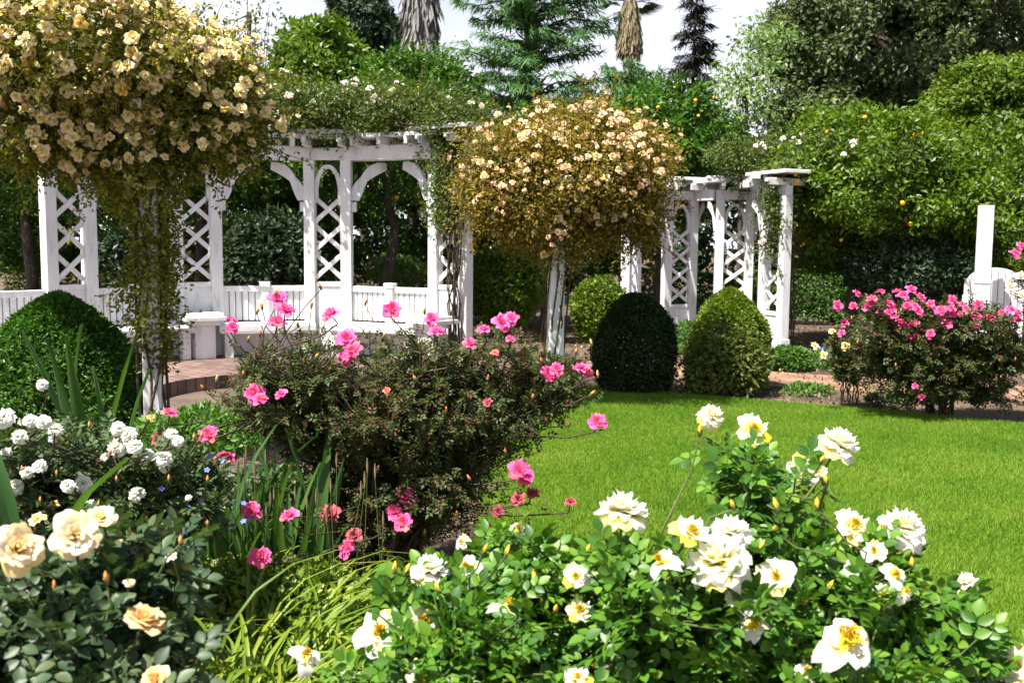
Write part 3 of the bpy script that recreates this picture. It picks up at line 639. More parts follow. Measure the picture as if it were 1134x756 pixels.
def conifer(name, label, base, top_z, prof, nb, mname, dens, nl, seed, r=.2, droop=.35, rise=.1, wthr=1., lowz=1.):
    g = np.random.default_rng(seed); base = Vector((base.x, base.y, 0)); t = thing(name, label, 'tree', base); b = MB()
    b.tube(bend(base, Vector((base.x, base.y, top_z)), 0, 9, .04), r, .02, 8); PO = []; AX = []; LE = []
    for k in range(nb):
        z = lowz+(top_z-lowz)*g.random(); f = (z-lowz)/(top_z-lowz); L = prof(f)*g.uniform(.65, 1.1); a = g.random()*6.283
        d = np.array([math.cos(a), math.sin(a), 0]); tt = np.linspace(0, 1, 8)[:, None]
        p = np.array([base.x, base.y, z])+d*L*tt; p[:, 2] += L*(rise*tt*2-droop*tt*tt)[:, 0]; p[1:] += g.normal(size=(7, 3))*.03*L
        b.tube(p, .012*L+.012, .006, 4); m = int(dens*L); ts = g.random(m)**.7
        q = np.stack([np.interp(ts, tt[:, 0], p[:, j]) for j in range(3)], 1); side = np.array([-d[1], d[0], 0])*g.choice([-1, 1], m)[:, None]
        PO.append(q+side*(.10*L*g.random((m, 1)))+g.normal(size=(m, 3))*.03); AX.append(d*.6+side*g.random((m, 1))+g.normal(size=(m, 3))*.35-np.array([0, 0, .35]))
    PO = np.concatenate(PO); AX = np.concatenate(AX); T = (np.array([(-.09, .0, 0), (.09, 0, 0), (.05, .7, -.05), (0, 1, -.1)]), np.array([(0, 1, 2, 3)]))
    V, Fc = scatter(T, PO, AX, rnd(len(PO))*.5+np.array([0, 0, 1]), nl*(.6+.8*g.random(len(PO)))*wthr)
    link('crown', local(mesh('crown', V, Fc, M[mname]), base), t); link('trunk', local(b.mesh('trunk', M['bark'], True), base), t)
conifer('cedar_tree', 'tall feathery cedar with wispy boughs beside the grey palm trunk', P(583, 200, 26), 12.5, lambda f: 2.6*(1-f)**.5+.3, 300, 'cedar', 85, .22, 51, .2, .25, .22, lowz=2.2)
conifer('cedar_tree', 'low cedar with upswept boughs in front of the brown skirted palm', P(690, 200, 25), 5.7, lambda f: 1.9*(1-f)**.6+.25, 130, 'cedar', 95, .22, 52, .12, -.1, .35, lowz=2.2)
conifer('spruce_tree', 'thin dark spire of a spruce against the sky', P(765, 200, 30), 9.9, lambda f: .98*(1-f)**.8+.12, 170, 'spruce', 90, .26, 53, .12, .25, .05, lowz=3.6)

def palm(label, px, py_foot, py_top, d, wpx, skirt_rows, mdead, fronds, flare):
    base = P(px, 300, d); base.z = 0; z1 = P(px, py_foot, d).z; z2 = P(px, py_top, d).z; t = thing('palm_tree', label, 'palm tree', base, 0, 'tall fan palms'); rr = S(wpx, d)/2
    b = MB(); b.tube(bend((0, 0, 0), (0, 0, z2), 0, 12, .03), rr*.62, rr*.5, 10); b.build('trunk', M['palmbark'], t, True)
    n = skirt_rows; zz = z1+(z2-z1)*NP.random(n); a = NP.random(n)*6.283; f = (zz-z1)/(z2-z1); rad = rr*(.42+flare(f)*.55)*(.85+.3*NP.random(n))
    pos = np.column_stack([np.cos(a)*rad*.8, np.sin(a)*rad*.8, zz+.2]); o = np.column_stack([np.cos(a), np.sin(a), np.zeros(n)])
    T = (np.array([(-.03, 0, 0), (.03, 0, 0), (.075, .5, .03), (.02, 1, .02), (-.05, .85, .04)]), np.array([(0, 1, 2, 3, 4)]))
    V, Fc = scatter(T, pos, o*.09+np.array([0, 0, -1])+NP.normal(size=(n, 3))*.12, o+NP.normal(size=(n, 3))*.3, rr*(.9+.7*NP.random(n)))
    link('dead_skirt', mesh('dead_skirt', V, Fc, M[mdead]), t)
    if fronds:
        n = fronds; d_ = rnd(n); d_[:, 2] = np.abs(d_[:, 2])*.9-.25; d_ = unit(d_); PO = []; AX = []; UP = []
        for q in d_:
            c = np.array([0, 0, z2+.1])+q*rr*1.6; m = 22; PO.append(np.repeat(c[None], m, 0)); sd_ = unit(np.cross(q, [0, 0, 1.])); aa = np.linspace(-1.3, 1.3, m)[:, None]
            AX.append(q*np.cos(aa)+sd_*np.sin(aa)+np.array([0, 0, -.12])); UP.append(np.repeat(np.cross(sd_, q)[None], m, 0)+rnd(m)*.2)
        V, Fc = scatter(NEEDLE, np.concatenate(PO), np.concatenate(AX), np.concatenate(UP), rr*1.5); link('frond', mesh('frond', V, Fc, M['frond']), t)
palm('tall palm trunk shaggy with grey dead fronds running out of frame', 466, 92, -260, 30, 40, 5200, 'deadfrond', 30, lambda f: .75+.25*math.e**0*np.sin(f*9)*.2+.1)
palm('distant palm with a brown skirt below its small green crown', 692, 62, 12, 40, 26, 1500, 'deadfrond_b', 26, lambda f: .35+.75*np.sin(np.clip(f*1.15+.15, 0, 1)*math.pi)**.7)
palm('palm skirt of brown fronds just showing above the dark oak', 975, 40, -90, 46, 56, 1800, 'deadfrond_b', 26, lambda f: .35+.75*np.sin(np.clip(f*1.1+.2, 0, 1)*math.pi)**.7)

# ------------------------------------------------------------------ hedges and shrubs
def hedge(label, a, c, wd, h, mname, leaf, n, name='clipped_hedge', group='clipped hedges'):
    a = Vector((a[0], a[1], 0)); c = Vector((c[0], c[1], 0)); d = c-a; L = d.length; u = d/L; v = Vector((-u.y, u.x, 0)); pos = np.zeros((n, 3)); out = np.zeros((n, 3))
    k = NP.random(n); x = NP.random(n)*L; top = k < wd/(wd+2*h); s = np.where(NP.random(n) < .6, -1, 1); y = np.where(top, (NP.random(n)-.5)*wd, s*wd/2); z = np.where(top, h, .1+NP.random(n)*(h-.1))
    wob = .05*np.sin(x*2.3)+.04*np.sin(x*5.1+1); z = z+np.where(top, wob, 0)-NP.random(n)*.08*top; y = y-s*NP.random(n)*.12*(~top)
    pos = np.array(a)+x[:, None]*np.array(u)+y[:, None]*np.array(v); pos[:, 2] = z
    out = np.where(top[:, None], np.array([0, 0, 1.]), s[:, None]*np.array(v)); base = (a+c)/2
    return shrub(name, label, 'hedge', base, pos, out, leaf, mname, group=group, stems=(14, .02))
hedge('long low clipped hedge in the shade behind the bench circle', (-9.5, 19), (-.2, 20.5), .8, .95, 'golden', .07, 30000)
hedge('low dark hedge behind the smaller pergola and citrus trunks', (2.3, 21), (11, 19), .8, 1.0, 'topiary', .07, 36000)
def ell(c, r, n, seed, shell=.15, amp=.1, zmin=.02):
    p, o = blob_points([(c, r)], n, shell, seed, amp); k = p[:, 2] > zmin; return p[k], o[k]
def bush(label, px, py, d, rx, ry, mname, leaf, n, seed, name='garden_shrub', shell=.25, group=None, stems=(10, .012), amp=.16, rd=None):
    c = P(px, py, d); p, o = ell(c, (S(rx, d), rd or S(rx, d)*.9, S(ry, d)), n, seed, shell, amp); return shrub(name, label, 'shrub', (c.x, c.y, 0), p, o, leaf, mname, stems=stems, group=group)
bush('bright green leafy shrub between the bench end and the brown rose tree', 560, 318, 12.8, 48, 40, 'citrus_b', .075, 9000, 61)
bush('yellow green clipped shrub behind the dark egg shaped topiary', 664, 345, 13.2, 30, 36, 'golden', .05, 9000, 62)
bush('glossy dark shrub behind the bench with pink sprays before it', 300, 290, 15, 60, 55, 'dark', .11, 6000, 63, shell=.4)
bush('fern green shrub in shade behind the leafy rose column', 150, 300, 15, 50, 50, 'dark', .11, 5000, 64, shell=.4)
bush('pale green shrub seen under the arch behind the last bench', 440, 300, 18, 30, 16, 'pale', .09, 2600, 65, shell=.4)
bush('low sprawling herb with fresh green leaves by the brick path', 876, 400, 12.6, 24, 16, 'herb', .05, 3500, 66, name='herb_plant', stems=None)
bush('grey green tuft of leaves at the lawn edge near the pink rose bush', 985, 448, 9.9, 24, 12, 'creambush', .05, 1500, 67, name='herb_plant', stems=None)
bush('green tuft of leaves between the shaggy topiary and brick path', 895, 438, 10.6, 28, 14, 'herb', .045, 2200, 68, name='herb_plant', stems=None)
bush('low green plants at the foot of the middle lattice posts', 762, 378, 14.4, 20, 22, 'herb', .05, 2500, 69, name='herb_plant', stems=None)
tree('citrus_tree', 'citrus tree in deep shade behind the brown rose tree and its column', 'tree', None, [px_blob(610, 190, 18.2, 95, 60, 1.9), px_blob(615, 255, 20.2, 110, 50, .8)], 'citrus', 380, 110, .34, .10, 33, .12, cz)
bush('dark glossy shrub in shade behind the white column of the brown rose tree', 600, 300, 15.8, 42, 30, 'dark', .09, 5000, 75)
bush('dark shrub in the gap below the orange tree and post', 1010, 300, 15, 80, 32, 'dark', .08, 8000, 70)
# blue flowers beyond the path
def flower_patch(name, label, cat, px, py, d, rx, ry, n, leafm, petm, fs, parts=40):
    c = P(px, py, d); c.z = 0; h = .22; t = thing(name, label, cat, c); m = n*6; p = np.column_stack([NP.normal(size=m)*S(rx, d)*.5, NP.normal(size=m)*S(rx, d)*.4, NP.random(m)*h])
    link('foliage', leafmesh('foliage', p, rnd(m)*.4+np.array([0, 0, 1.]), .05, M[leafm]), t)
    V = []; Q = []
    for k in range(5):
        a = k*1.2566; V += [(0, 0, 0), (math.cos(a-.5)*.5, math.sin(a-.5)*.5, .1), (math.cos(a)*.62, math.sin(a)*.62, .05), (math.cos(a+.5)*.5, math.sin(a+.5)*.5, .1)]; Q.append((k*4, k*4+1, k*4+2, k*4+3))
    fm = mesh('blossom', V, np.array(Q), M[petm])
    for k in range(parts):
        o = link('blossom', fm, t, (random.gauss(0, .5)*S(rx, d), random.gauss(0, .4)*S(rx, d), h*random.uniform(.7, 1.25)), ); o.scale = (fs,)*3; o.rotation_euler = (random.uniform(0, .9), random.uniform(-.4, .4), random.random()*6)
bush('dark leafy ground cover filling the bed behind the iris leaves', 300, 560, 4.9, 120, 30, 'creambush', .05, 7000, 93, name='ground_cover_plant', stems=None, shell=.9, rd=.55)
bush('mixed green ground cover between the column foot and cream roses', 215, 480, 5.8, 75, 26, 'herb', .05, 4200, 94, name='ground_cover_plant', stems=None, shell=.9, rd=.5)
flower_patch('lavender_patch', 'small patch of blue flowers beyond the brick path', 'flowers', 925, 405, 12.8, 40, 8, 300, 'herb', 'blue_petal', .035, 60)

# ------------------------------------------------------------------ topiaries
def topiary(label, px, d, rpx, py_top, py_wide, mname, leaf, n, seed, shape, name='topiary', floor=0.02, group='clipped topiaries'):
    c = P(px, py_wide, d); zt = P(px, py_top, d).z; rm = S(rpx, d); z = floor+(zt-floor)*NP.random(n)**.9; f = (z-floor)/(zt-floor); a = NP.random(n)*6.283
    wob = 1+.05*np.sin(a*3+z*7+seed)+.04*np.sin(a*7-z*13)+.03*np.sin(a*13+z*22); r_ = rm*shape(f)*wob*(1-.20*NP.random(n)**1.5+.10*NP.random(n)**8)
    pos = np.column_stack([c.x+np.cos(a)*r_, c.y+np.sin(a)*r_, z]); out = unit(np.column_stack([np.cos(a), np.sin(a), .15+1.6*np.clip(f-.35, 0, 1)]))
    return shrub(name, label, 'topiary', (c.x, c.y, 0), pos, out, leaf, mname, group=group, stems=(4, .02))
mound = lambda f: np.clip(1-np.clip((f-.05)/.95, 0, 1)**2.1, 0, 1)**.70
egg = lambda f: np.sqrt(np.clip(1-((f-.36)/.64)**2, 0, 1))*np.where(f < .36, .9+.1*f/.36, 1)*np.where(f > .36, 1-.10*(f-.36), 1)
dome = lambda f: np.sqrt(np.clip(1-((np.clip(f, .25, 1)-.25)/.755)**2.3, 0, 1))**.9*(.96+.04*f)
cone = lambda f: np.clip(1-np.clip((f-.30)/.70, 0, 1)**1.95, 0, 1)**.66*np.where(f < .30, .9+.1*f/.30, 1)
topiary('big round bright green clipped bush beside the leafy rose column', 68, 7.4, 97, 326, 440, 'topiary', .036, 60000, 71, mound)
topiary('nearly black egg shaped clipped bush at the lawn edge', 703, 10.6, 45, 326, 400, 'yew', .034, 42000, 72, egg)
topiary('golden green egg shaped clipped bush with a shaggy base', 806, 10.9, 45, 320, 400, 'golden', .034, 36000, 73, cone)
c = P(808, 402, 10.35); p, o = blob_points([(c, (S(52, 10.35), .3, S(44, 10.35)))], 5200, .8, 74, .40); k = p[:, 2] > .05
shrub('garden_shrub', 'loose wispy shrub growing against the golden topiary', 'shrub', (c.x, c.y, 0), p[k], o[k], .055, 'shag', stems=(70, .004))

# ================================================================== CLIMBING ROSES
def climber(label, base, blobs, n, leaf, mname, seed, nb, bsize, bkind, canes, wrap=None, extra=None, bright=None, shell=.5, name='climbing_rose', amp=.2, minup=-.35):
    base = Vector(base); t = thing(name, label, 'climbing rose', base, 0, 'climbing roses'); ps, os_, _ = clumpy(blobs, n//70, 70, .20, seed, .45, .30, .8); k_ = NP.random(len(ps)) < .75; p, o = blob_points(blobs, n//4, .8, seed, amp); p = np.concatenate([ps[k_], p]); o = np.concatenate([os_[k_], o])
    if extra is not None: p = np.concatenate([p, extra[0]]); o = np.concatenate([o, extra[1]])
    b = MB(); qs, qo_ = blob_points(blobs, int(n/550), .12, seed+5, amp); kk = np.argsort(NP.random(len(qs))); sp_ = []
    for e, oo in zip(qs, qo_):
        L = random.uniform(.12, .42); g_ = np.array([random.gauss(0, .25), random.gauss(0, .25), 0]); st = e-oo*.2; mdl = e+(oo+g_)*L*.6+np.array([0, 0, .06]); en = e+(oo+g_)*L+np.array([0, 0, -.25*L*random.uniform(-.6, 2)])
        tt = np.linspace(0, 1, 7)[:, None]; cu = (1-tt)**2*st+2*tt*(1-tt)*mdl+tt**2*en; b.tube(cu, .004, .0015, 4); m_ = int(34*L/.3)+6; u = NP.random(m_)
        sp_.append(np.stack([np.interp(u, tt[:, 0], cu[:, j]) for j in range(3)], 1)+NP.normal(size=(m_, 3))*.022)
    sp_ = np.concatenate(sp_); p = np.concatenate([p, sp_]); o = np.concatenate([o, rnd(len(sp_))*.8])
    link('foliage', local(leafmesh('foliage', p, o, leaf, M[mname], RHOMB, droop=.25), base), t)
    for k in range(canes):
        bl = blobs[k % len(blobs)]; e = np.array(bl[0])+NP.normal(size=3)*np.array(bl[1])*.5; s = np.array(base)+NP.normal(size=3)*(.05, .05, 0)
        q = np.concatenate([bend(s, np.array([base.x, base.y, e[2]*.82])+NP.normal(size=3)*.08, 0, 7, .03), bend(np.array([base.x, base.y, e[2]*.9]), e, .12, 6, .03)]); b.tube(q, .011, .004, 5)
    if wrap:
        for k in range(wrap[0]):
            z = np.linspace(0, wrap[1], 16); a = k*1.3+z*random.uniform(1, 2.6); b.tube(np.column_stack([base.x+np.cos(a)*.10, base.y+np.sin(a)*.10, z]), .012, .008, 5)
    q, qo = blob_points(blobs, canes*9, .12, seed+1, amp)                        # arching shoots that leave the mass
    for e, oo in zip(q, qo): b.tube(bend(e-oo*.25, e+oo*random.uniform(.05, .28)+np.array([0, 0, random.uniform(-.15, .1)]), .04, 5), .005, .002, 4)
    link('cane', local(b.mesh('cane', M['cane'], True), base), t)
    fp, fo, _ = clumpy(blobs, nb//2, 8, .13, seed, .16, .30, 1.); fo = unit(fo+rnd(len(fo))*.25); sc_ = fo[:, 2]*.30-fo[:, 1]*.75-fo[:, 0]*.25+NP.random(len(fp))*1.5 if bright is None else bright(fp, fo)
    i = np.argsort(-sc_)[:nb]; i = i[(fo[i][:, 2] > minup)]
    pos = fp[i]+fo[i]*.07; d = unit(fo[i]+np.array([0, -.35, .35])+rnd(len(i))*.4); sz = bsize*(.6+.75*NP.random(len(i))); vis = np.argsort(-(sz+.04*(-fo[i][:, 1])))
    for j in vis[:100]: bloom(t, bkind, pos[j], sz[j], d[j])
    rest = vis[100:]
    if len(rest):
        T = TINY[0]; x = unit(np.cross(d[rest], rnd(len(rest)))); V, Fc = scatter((T[0][:, [0, 1, 2]], T[1]), pos[rest], x, d[rest], sz[rest])
        link('blossoms', local(mesh('blossoms', V, Fc, FM[bkind][0].materials[0], attr=np.tile(T[2], len(rest)), smooth=True), base), t, kind='stuff')
    return t
# column of leaves down the first post
n = 9500; z = .62+2.0*NP.random(n)**.75; a = NP.random(n)*6.283; f = np.clip((z-.5)/1.9, 0, 1); rr = (.10+.26*f**1.6+.14*NP.random(n)**4)*(1+.25*np.sin(z*9+a))*NP.random(n)**.4*(1+.3*np.sin(z*7))
ex = (np.column_stack([COL1.x+.02+np.cos(a)*rr, COL1.y+np.sin(a)*rr, z]), np.column_stack([np.cos(a), np.sin(a), np.zeros(n)]))
D1 = 7.0
climber('huge climbing rose thick with yellow blossoms over the leafy column', COL1, [px_blob(125, 70, D1, 130, 85, 1.0), px_blob(20, 95, D1+.1, 95, 75, .8), px_blob(215, 105, D1, 72, 75, .6), px_blob(60, 150, D1-.1, 70, 45, .5), px_blob(255, 140, D1+.3, 34, 48, .3), px_blob(150, 150, D1, 60, 60, .4)],
        90000, .040, 'climber', 81, 3400, .084, 'climb', 8, (4, 2.0), ex)
D2 = 9.5
climber('brown leaved climbing rose with apricot blossoms forming a round tree', COL2, [px_blob(625, 200, D2, 98, 66, .85), px_blob(565, 190, D2, 52, 55, .5), px_blob(690, 200, D2, 48, 62, .5), px_blob(635, 165, D2+.1, 76, 40, .6), px_blob(625, 245, D2, 60, 45, .4), px_blob(722, 172, D2+.15, 26, 24, .25), px_blob(706, 232, D2, 26, 42, .25), px_blob(545, 225, D2, 32, 40, .3)],
        80000, .038, 'climber_b', 82, 900, .070, 'climb_b', 7, (4, 1.7))
D3 = 12.6
climber('green climbing rose with few blush blossoms sprawling along the pergola roof', Vector((left_pairs[3][0]+.1, left_pairs[3][1]-.25, .15)), [px_blob(330, 128, D3, 75, 28, .6), px_blob(430, 128, D3, 85, 30, .7), px_blob(500, 140, 12.0, 40, 34, .5), px_blob(497, 205, 11.9, 22, 55, .25)],
        42000, .048, 'climber_g', 83, 80, .085, 'blush', 12, None)
climber('climbing rose with white blossoms spilling over the smaller pergola', Vector((right_pairs[3][0]+.35, right_pairs[3][1]+.3, 0)), [px_blob(840, 180, 15.6, 60, 26, .5), px_blob(905, 185, 15, 42, 34, .5), px_blob(862, 240, 14.6, 14, 55, .15), px_blob(990, 172, 14.3, 55, 15, .4)],
        19000, .055, 'climber_g', 84, 44, .10, 'blush', 8, None, minup=.1)

# ================================================================== ROSE BUSHES
def bl(d0, lst, kind=None, dj=.12):
    o = []
    for q in lst:
        px, py, s = q[:3]; k = q[3] if len(q) > 3 else kind; d = (q[4] if len(q) > 4 else d0)+random.uniform(-dj, dj); o.append((P(px, py, d), S(s, d)*(1.18 if k in ('full', 'open', 'spent', 'loose') else 1.), k, bdir(px, 1., .15, .25) if k == 'full' else bdir(px)))
    return o
# --- the pink rose bush beyond the lawn
DB = 9.0
pk = [(965, 330, 15), (1000, 326, 17), (1010, 320, 15), (985, 335, 14), (945, 338, 13), (978, 346, 16), (1055, 331, 15), (1040, 350, 12), (1070, 341, 12), (1120, 342, 14), (1110, 346, 12), (1100, 353, 13), (1015, 372, 12), (1043, 374, 13), (1009, 374, 12), (935, 357, 13), (932, 368, 11), (1020, 328, 15), (993, 322, 13), (975, 322, 12), (950, 325, 13), (1030, 335, 12), (1060, 345, 11), (1095, 395, 12, 'dusk'), (1014, 427, 10), (1021, 439, 9), (1034, 417, 8), (1085, 337, 12), (960, 340, 14), (1005, 338, 14), (1018, 345, 12), (988, 350, 12), (1075, 352, 11), (1125, 352, 12)]
rose_bush('rose_bush', 'broad rose bush topped with pink blossoms beyond the lawn', G(1045, 462), [px_blob(985, 370, DB, 52, 46, .4), px_blob(1070, 375, DB, 58, 48, .4), px_blob(1030, 400, DB, 80, 46, .4), px_blob(1105, 400, DB+.1, 38, 45, .35)],
          620, 13, COMPL, .085, 'pinkbush', bl(DB-.2, pk+[(random.gauss(1025, 42), 334+abs(random.gauss(0, 16)), random.uniform(10, 15)) for _ in range(42)], 'tinypink', .25), [(P(random.uniform(940, 1125), random.uniform(330, 420), DB-.3), .035, BUDO, (0, 0, 1)) for _ in range(10)], 22, 'rose bushes', .013)
yl = [(921, 366, 11), (936, 383, 12), (968, 358, 9), (945, 392, 9), (903, 382, 12), (912, 392, 11), (950, 372, 8)]
rose_bush('rose_bush', 'slim rose bush with small yellow blossoms beside the broad pink one', G(940, 445), [px_blob(940, 390, 9.5, 28, 34, .25)], 120, 10, COMPL, .075, 'pinkbush', bl(9.3, yl, 'climb'), [], 9, 'rose bushes', .008)
rose_bush('rose_bush', 'tall rose bush with pale pink blossoms at the frame edge', G(1160, 450), [px_blob(1155, 310, 9.6, 34, 50, .3), px_blob(1165, 380, 9.6, 40, 50, .3)], 130, 10, COMPL, .085, 'climber_g', bl(9.5, [(1125, 280, 16, 'tinypink'), (1120, 318, 15, 'blush'), (1131, 305, 14, 'blush'), (1131, 326, 13, 'blush'), (1132, 272, 12, 'tinypink')]), [], 9, 'rose bushes', .008)

# --- the big pink rose bush in the middle
DP = 4.4
mid = [(308, 330, 26), (316, 342, 26), (308, 356, 26), (365, 347, 24), (384, 374, 28), (389, 388, 28), (382, 396, 24), (281, 436, 27), (288, 441, 20), (311, 436, 17), (188, 456, 21), (231, 480, 25), (249, 505, 25), (176, 486, 22, 'dusk'), (434, 342, 26), (478, 352, 22), (484, 366, 22), (556, 356, 26), (566, 352, 20), (520, 379, 18), (535, 364, 18), (609, 413, 24), (617, 408, 20), (643, 407, 24), (651, 413, 18), (662, 466, 26), (577, 521, 34), (581, 530, 20), (450, 550, 30), (437, 566, 26), (446, 578, 26), (365, 569, 28, 'dusk', 3.85), (320, 570, 25, 'pink', 3.7), (278, 566, 26, 'pink', 3.7), (288, 616, 30, 'pink', 3.45), (384, 606, 28, 'pink', 3.9), (392, 592, 22, 'dusk', 3.9), (255, 354, 20), (258, 362, 18), (632, 555, 16, 'dusk'), (590, 545, 19, 'dusk'), (574, 552, 20, 'dusk'), (552, 566, 16, 'dusk'), (540, 445, 14, 'dusk'), (500, 470, 12, 'dusk'), (470, 485, 14, 'dusk'), (565, 375, 12), (548, 390, 11, 'coral'), (428, 432, 10, 'coral')]
bd = [(275, 376), (288, 370), (330, 360), (345, 338), (398, 382), (425, 372), (494, 455), (430, 440), (305, 325), (290, 340), (355, 318), (405, 335), (470, 345), (520, 440), (600, 400), (655, 380), (662, 415), (638, 390), (240, 420), (225, 430), (270, 415), (365, 410), (415, 470), (520, 530), (560, 500), (630, 470), (540, 420), (285, 345), (418, 520), (506, 570), (470, 590), (460, 420), (590, 440), (350, 395), (450, 380), (655, 436), (425, 610)]
cb = [px_blob(320, 430, DP, 82, 66, .42), px_blob(430, 440, DP, 115, 84, .5), px_blob(545, 435, DP, 92, 70, .42), px_blob(470, 510, DP, 105, 75, .42), px_blob(415, 565, DP, 70, 55, .3), px_blob(605, 430, DP, 48, 38, .25)]
rose_bush('rose_bush', 'large twiggy rose bush with loose pink blossoms at the lawn corner', G(425, 668), cb, 2000, 12, COMPL, .048, 'pinkbush', bl(DP-.35, mid, 'pink', .12), [(P(x, y, DP-.3+random.uniform(-.1, .1)), .030, BUDO, bdir(x, 1, .2)) for x, y in bd], 30, 'rose bushes', .013, seed=3, shell=.75)

# --- white and yellow roses in the foreground
DW = 2.25
wl_ = [(790, 459, 27, 'full', 2.55), (834, 476, 38, 'loose', 2.5), (930, 488, 43, 'full', 2.5), (888, 521, 36, 'loose', 2.5), (690, 560, 55, 'full', 2.2), (945, 582, 42, 'loose', 2.3), (1001, 580, 50, 'full', 2.3), (1070, 642, 27, 'full', 2.4), (766, 588, 46, 'open', 2.1), (810, 586, 42, 'full', 2.12), (795, 616, 64, 'full', 2.05), (733, 622, 36, 'spent', 2.05), (860, 637, 44, 'open', 2.1), (818, 661, 48, 'open', 2.05), (836, 692, 34, 'spent', 2.0), (937, 708, 68, 'spent', 1.9), (977, 660, 28, 'loose', 2.1), (990, 636, 30, 'spent', 2.15), (968, 610, 26, 'loose', 2.2), (638, 638, 32, 'open', 2.2), (642, 675, 30, 'loose', 2.15), (893, 743, 26, 'spent', 1.95), (640, 750, 34, 'open', 2.0), (948, 628, 24, 'spent', 2.15), (1000, 655, 26, 'spent', 2.1), (905, 522, 22, 'loose', 2.45)]
by = [(678, 598), (615, 675), (658, 737), (742, 705), (738, 738), (918, 650), (905, 560), (915, 533), (858, 586), (842, 606), (946, 668), (985, 672), (700, 655), (785, 700), (870, 700), (812, 560), (1005, 660), (965, 640), (1010, 625), (750, 640), (888, 668), (860, 560), (775, 478), (910, 510), (650, 610)]
wb = [px_blob(800, 690, 2.2, 150, 90, .35), px_blob(935, 690, 2.2, 110, 80, .32), px_blob(860, 580, 2.4, 60, 70, .2), px_blob(690, 680, 2.2, 65, 80, .25), px_blob(985, 640, 2.3, 60, 45, .2), px_blob(850, 800, 2.15, 260, 80, .4), px_blob(700, 620, 2.2, 28, 36, .12), px_blob(1040, 720, 2.2, 70, 50, .2), px_blob(820, 520, 2.5, 30, 40, .12)]
rose_bush('rose_bush', 'foreground rose bush with large white and yellow blossoms before the lawn', (P(830, 700, 2.2).x, 2.35, 0), wb, 450, 10, COMP, .080, 'whitebush', bl(DW, wl_, 'full', .03), [(P(x, y, 2.15), .027, BUDY, bdir(x, 1, .2)) for x, y in by], 16, 'rose bushes', .009, 'greencane', seed=5, shell=.9)
w2 = [(477, 627, 42, 'full', 2.35), (421, 700, 58, 'open', 2.15), (470, 688, 48, 'open', 2.15), (561, 674, 40, 'spent', 2.2), (518, 628, 30, 'spent', 2.4), (470, 753, 46, 'open', 2.05), (574, 586, 22, 'spent', 2.5), (512, 600, 18, 'loose', 2.5), (338, 726, 36, 'spent', 2.2), (496, 658, 22, 'spent', 2.3)]
b2 = [(437, 630), (485, 652), (552, 720), (505, 660), (561, 612), (536, 610), (592, 640), (520, 680), (556, 735), (450, 632)]
w2b = [px_blob(500, 690, 2.25, 95, 55, .25), px_blob(590, 680, 2.35, 60, 85, .22), px_blob(450, 730, 2.15, 75, 45, .2), px_blob(610, 760, 2.2, 80, 60, .25), px_blob(480, 650, 2.35, 50, 30, .15), px_blob(590, 620, 2.5, 45, 30, .15)]
rose_bush('rose_bush', 'foreground rose bush with flat open white blossoms and yellow buds', (P(520, 700, 2.3).x, 2.45, 0), w2b, 240, 10, COMP, .078, 'whitebush', bl(DW, w2, 'open', .03), [(P(x, y, 2.2), .027, BUDY, bdir(x, 1, .2)) for x, y in b2], 10, 'rose bushes', .008, 'greencane', seed=6, shell=.9)
rose_bush('rose_bush', 'corner of a rose bush with one creamy open blossom beside the lawn', (P(1190, 730, 2.3).x, 2.3, 0), [px_blob(1175, 760, 2.2, 55, 45, .2)], 60, 9, COMP, .082, 'whitebush', bl(DW, [(1124, 736, 48, 'open', 2.15)], 'open'), [], 5, 'rose bushes', .008, 'greencane')

# --- cream and peach roses
cr = [(2, 461, 26), (32, 465, 17), (47, 467, 18), (62, 473, 19), (19, 482, 18), (25, 484, 14), (60, 484, 14), (43, 514, 18), (30, 521, 15), (17, 537, 20), (74, 537, 17), (92, 534, 22), (131, 473, 18), (140, 480, 20), (128, 494, 24), (148, 492, 20), (191, 479, 15), (197, 488, 14), (181, 506, 20), (181, 516, 14), (150, 545, 20), (46, 425, 14), (98, 560, 22), (60, 557, 14, 'climb'), (168, 462, 11, 'climb'), (209, 550, 8), (163, 502, 14), (6, 500, 14), (115, 505, 12), (85, 570, 16)]
DC = 3.4
rose_bush('rose_bush', 'rose bush with clusters of small cream blossoms below the round topiary', (P(90, 540, DC).x, DC+.1, 0), [px_blob(50, 520, DC, 70, 55, .35), px_blob(150, 535, DC, 70, 50, .35), px_blob(90, 580, DC, 130, 60, .35), px_blob(210, 545, DC, 40, 50, .25)],
          520, 13, COMPL, .07, 'creambush', bl(DC-.3, cr, 'cream', .1), [(P(random.uniform(5, 230), random.uniform(470, 590), DC-.3), .022, BUDO, (0, 0, 1)) for _ in range(22)], 14, 'rose bushes', .008, seed=8, shell=.8)
pe = [(20, 607, 66, 'tea', 1.75), (82, 592, 60, 'tea', 1.8), (112, 574, 40, 'tea', 1.85), (160, 687, 54, 'apricot', 1.75), (172, 752, 40, 'apricot', 1.7), (40, 574, 22, 'climb', 2), (130, 600, 14, 'apricot', 1.9), (190, 615, 16, 'blush', 1.9), (143, 645, 14, 'tea', 1.8)]
gb = [px_blob(60, 690, 1.85, 100, 60, .25), px_blob(140, 640, 1.95, 75, 60, .22), px_blob(60, 640, 1.9, 80, 45, .2), px_blob(150, 730, 1.8, 80, 50, .22), px_blob(60, 780, 1.8, 140, 60, .3)]
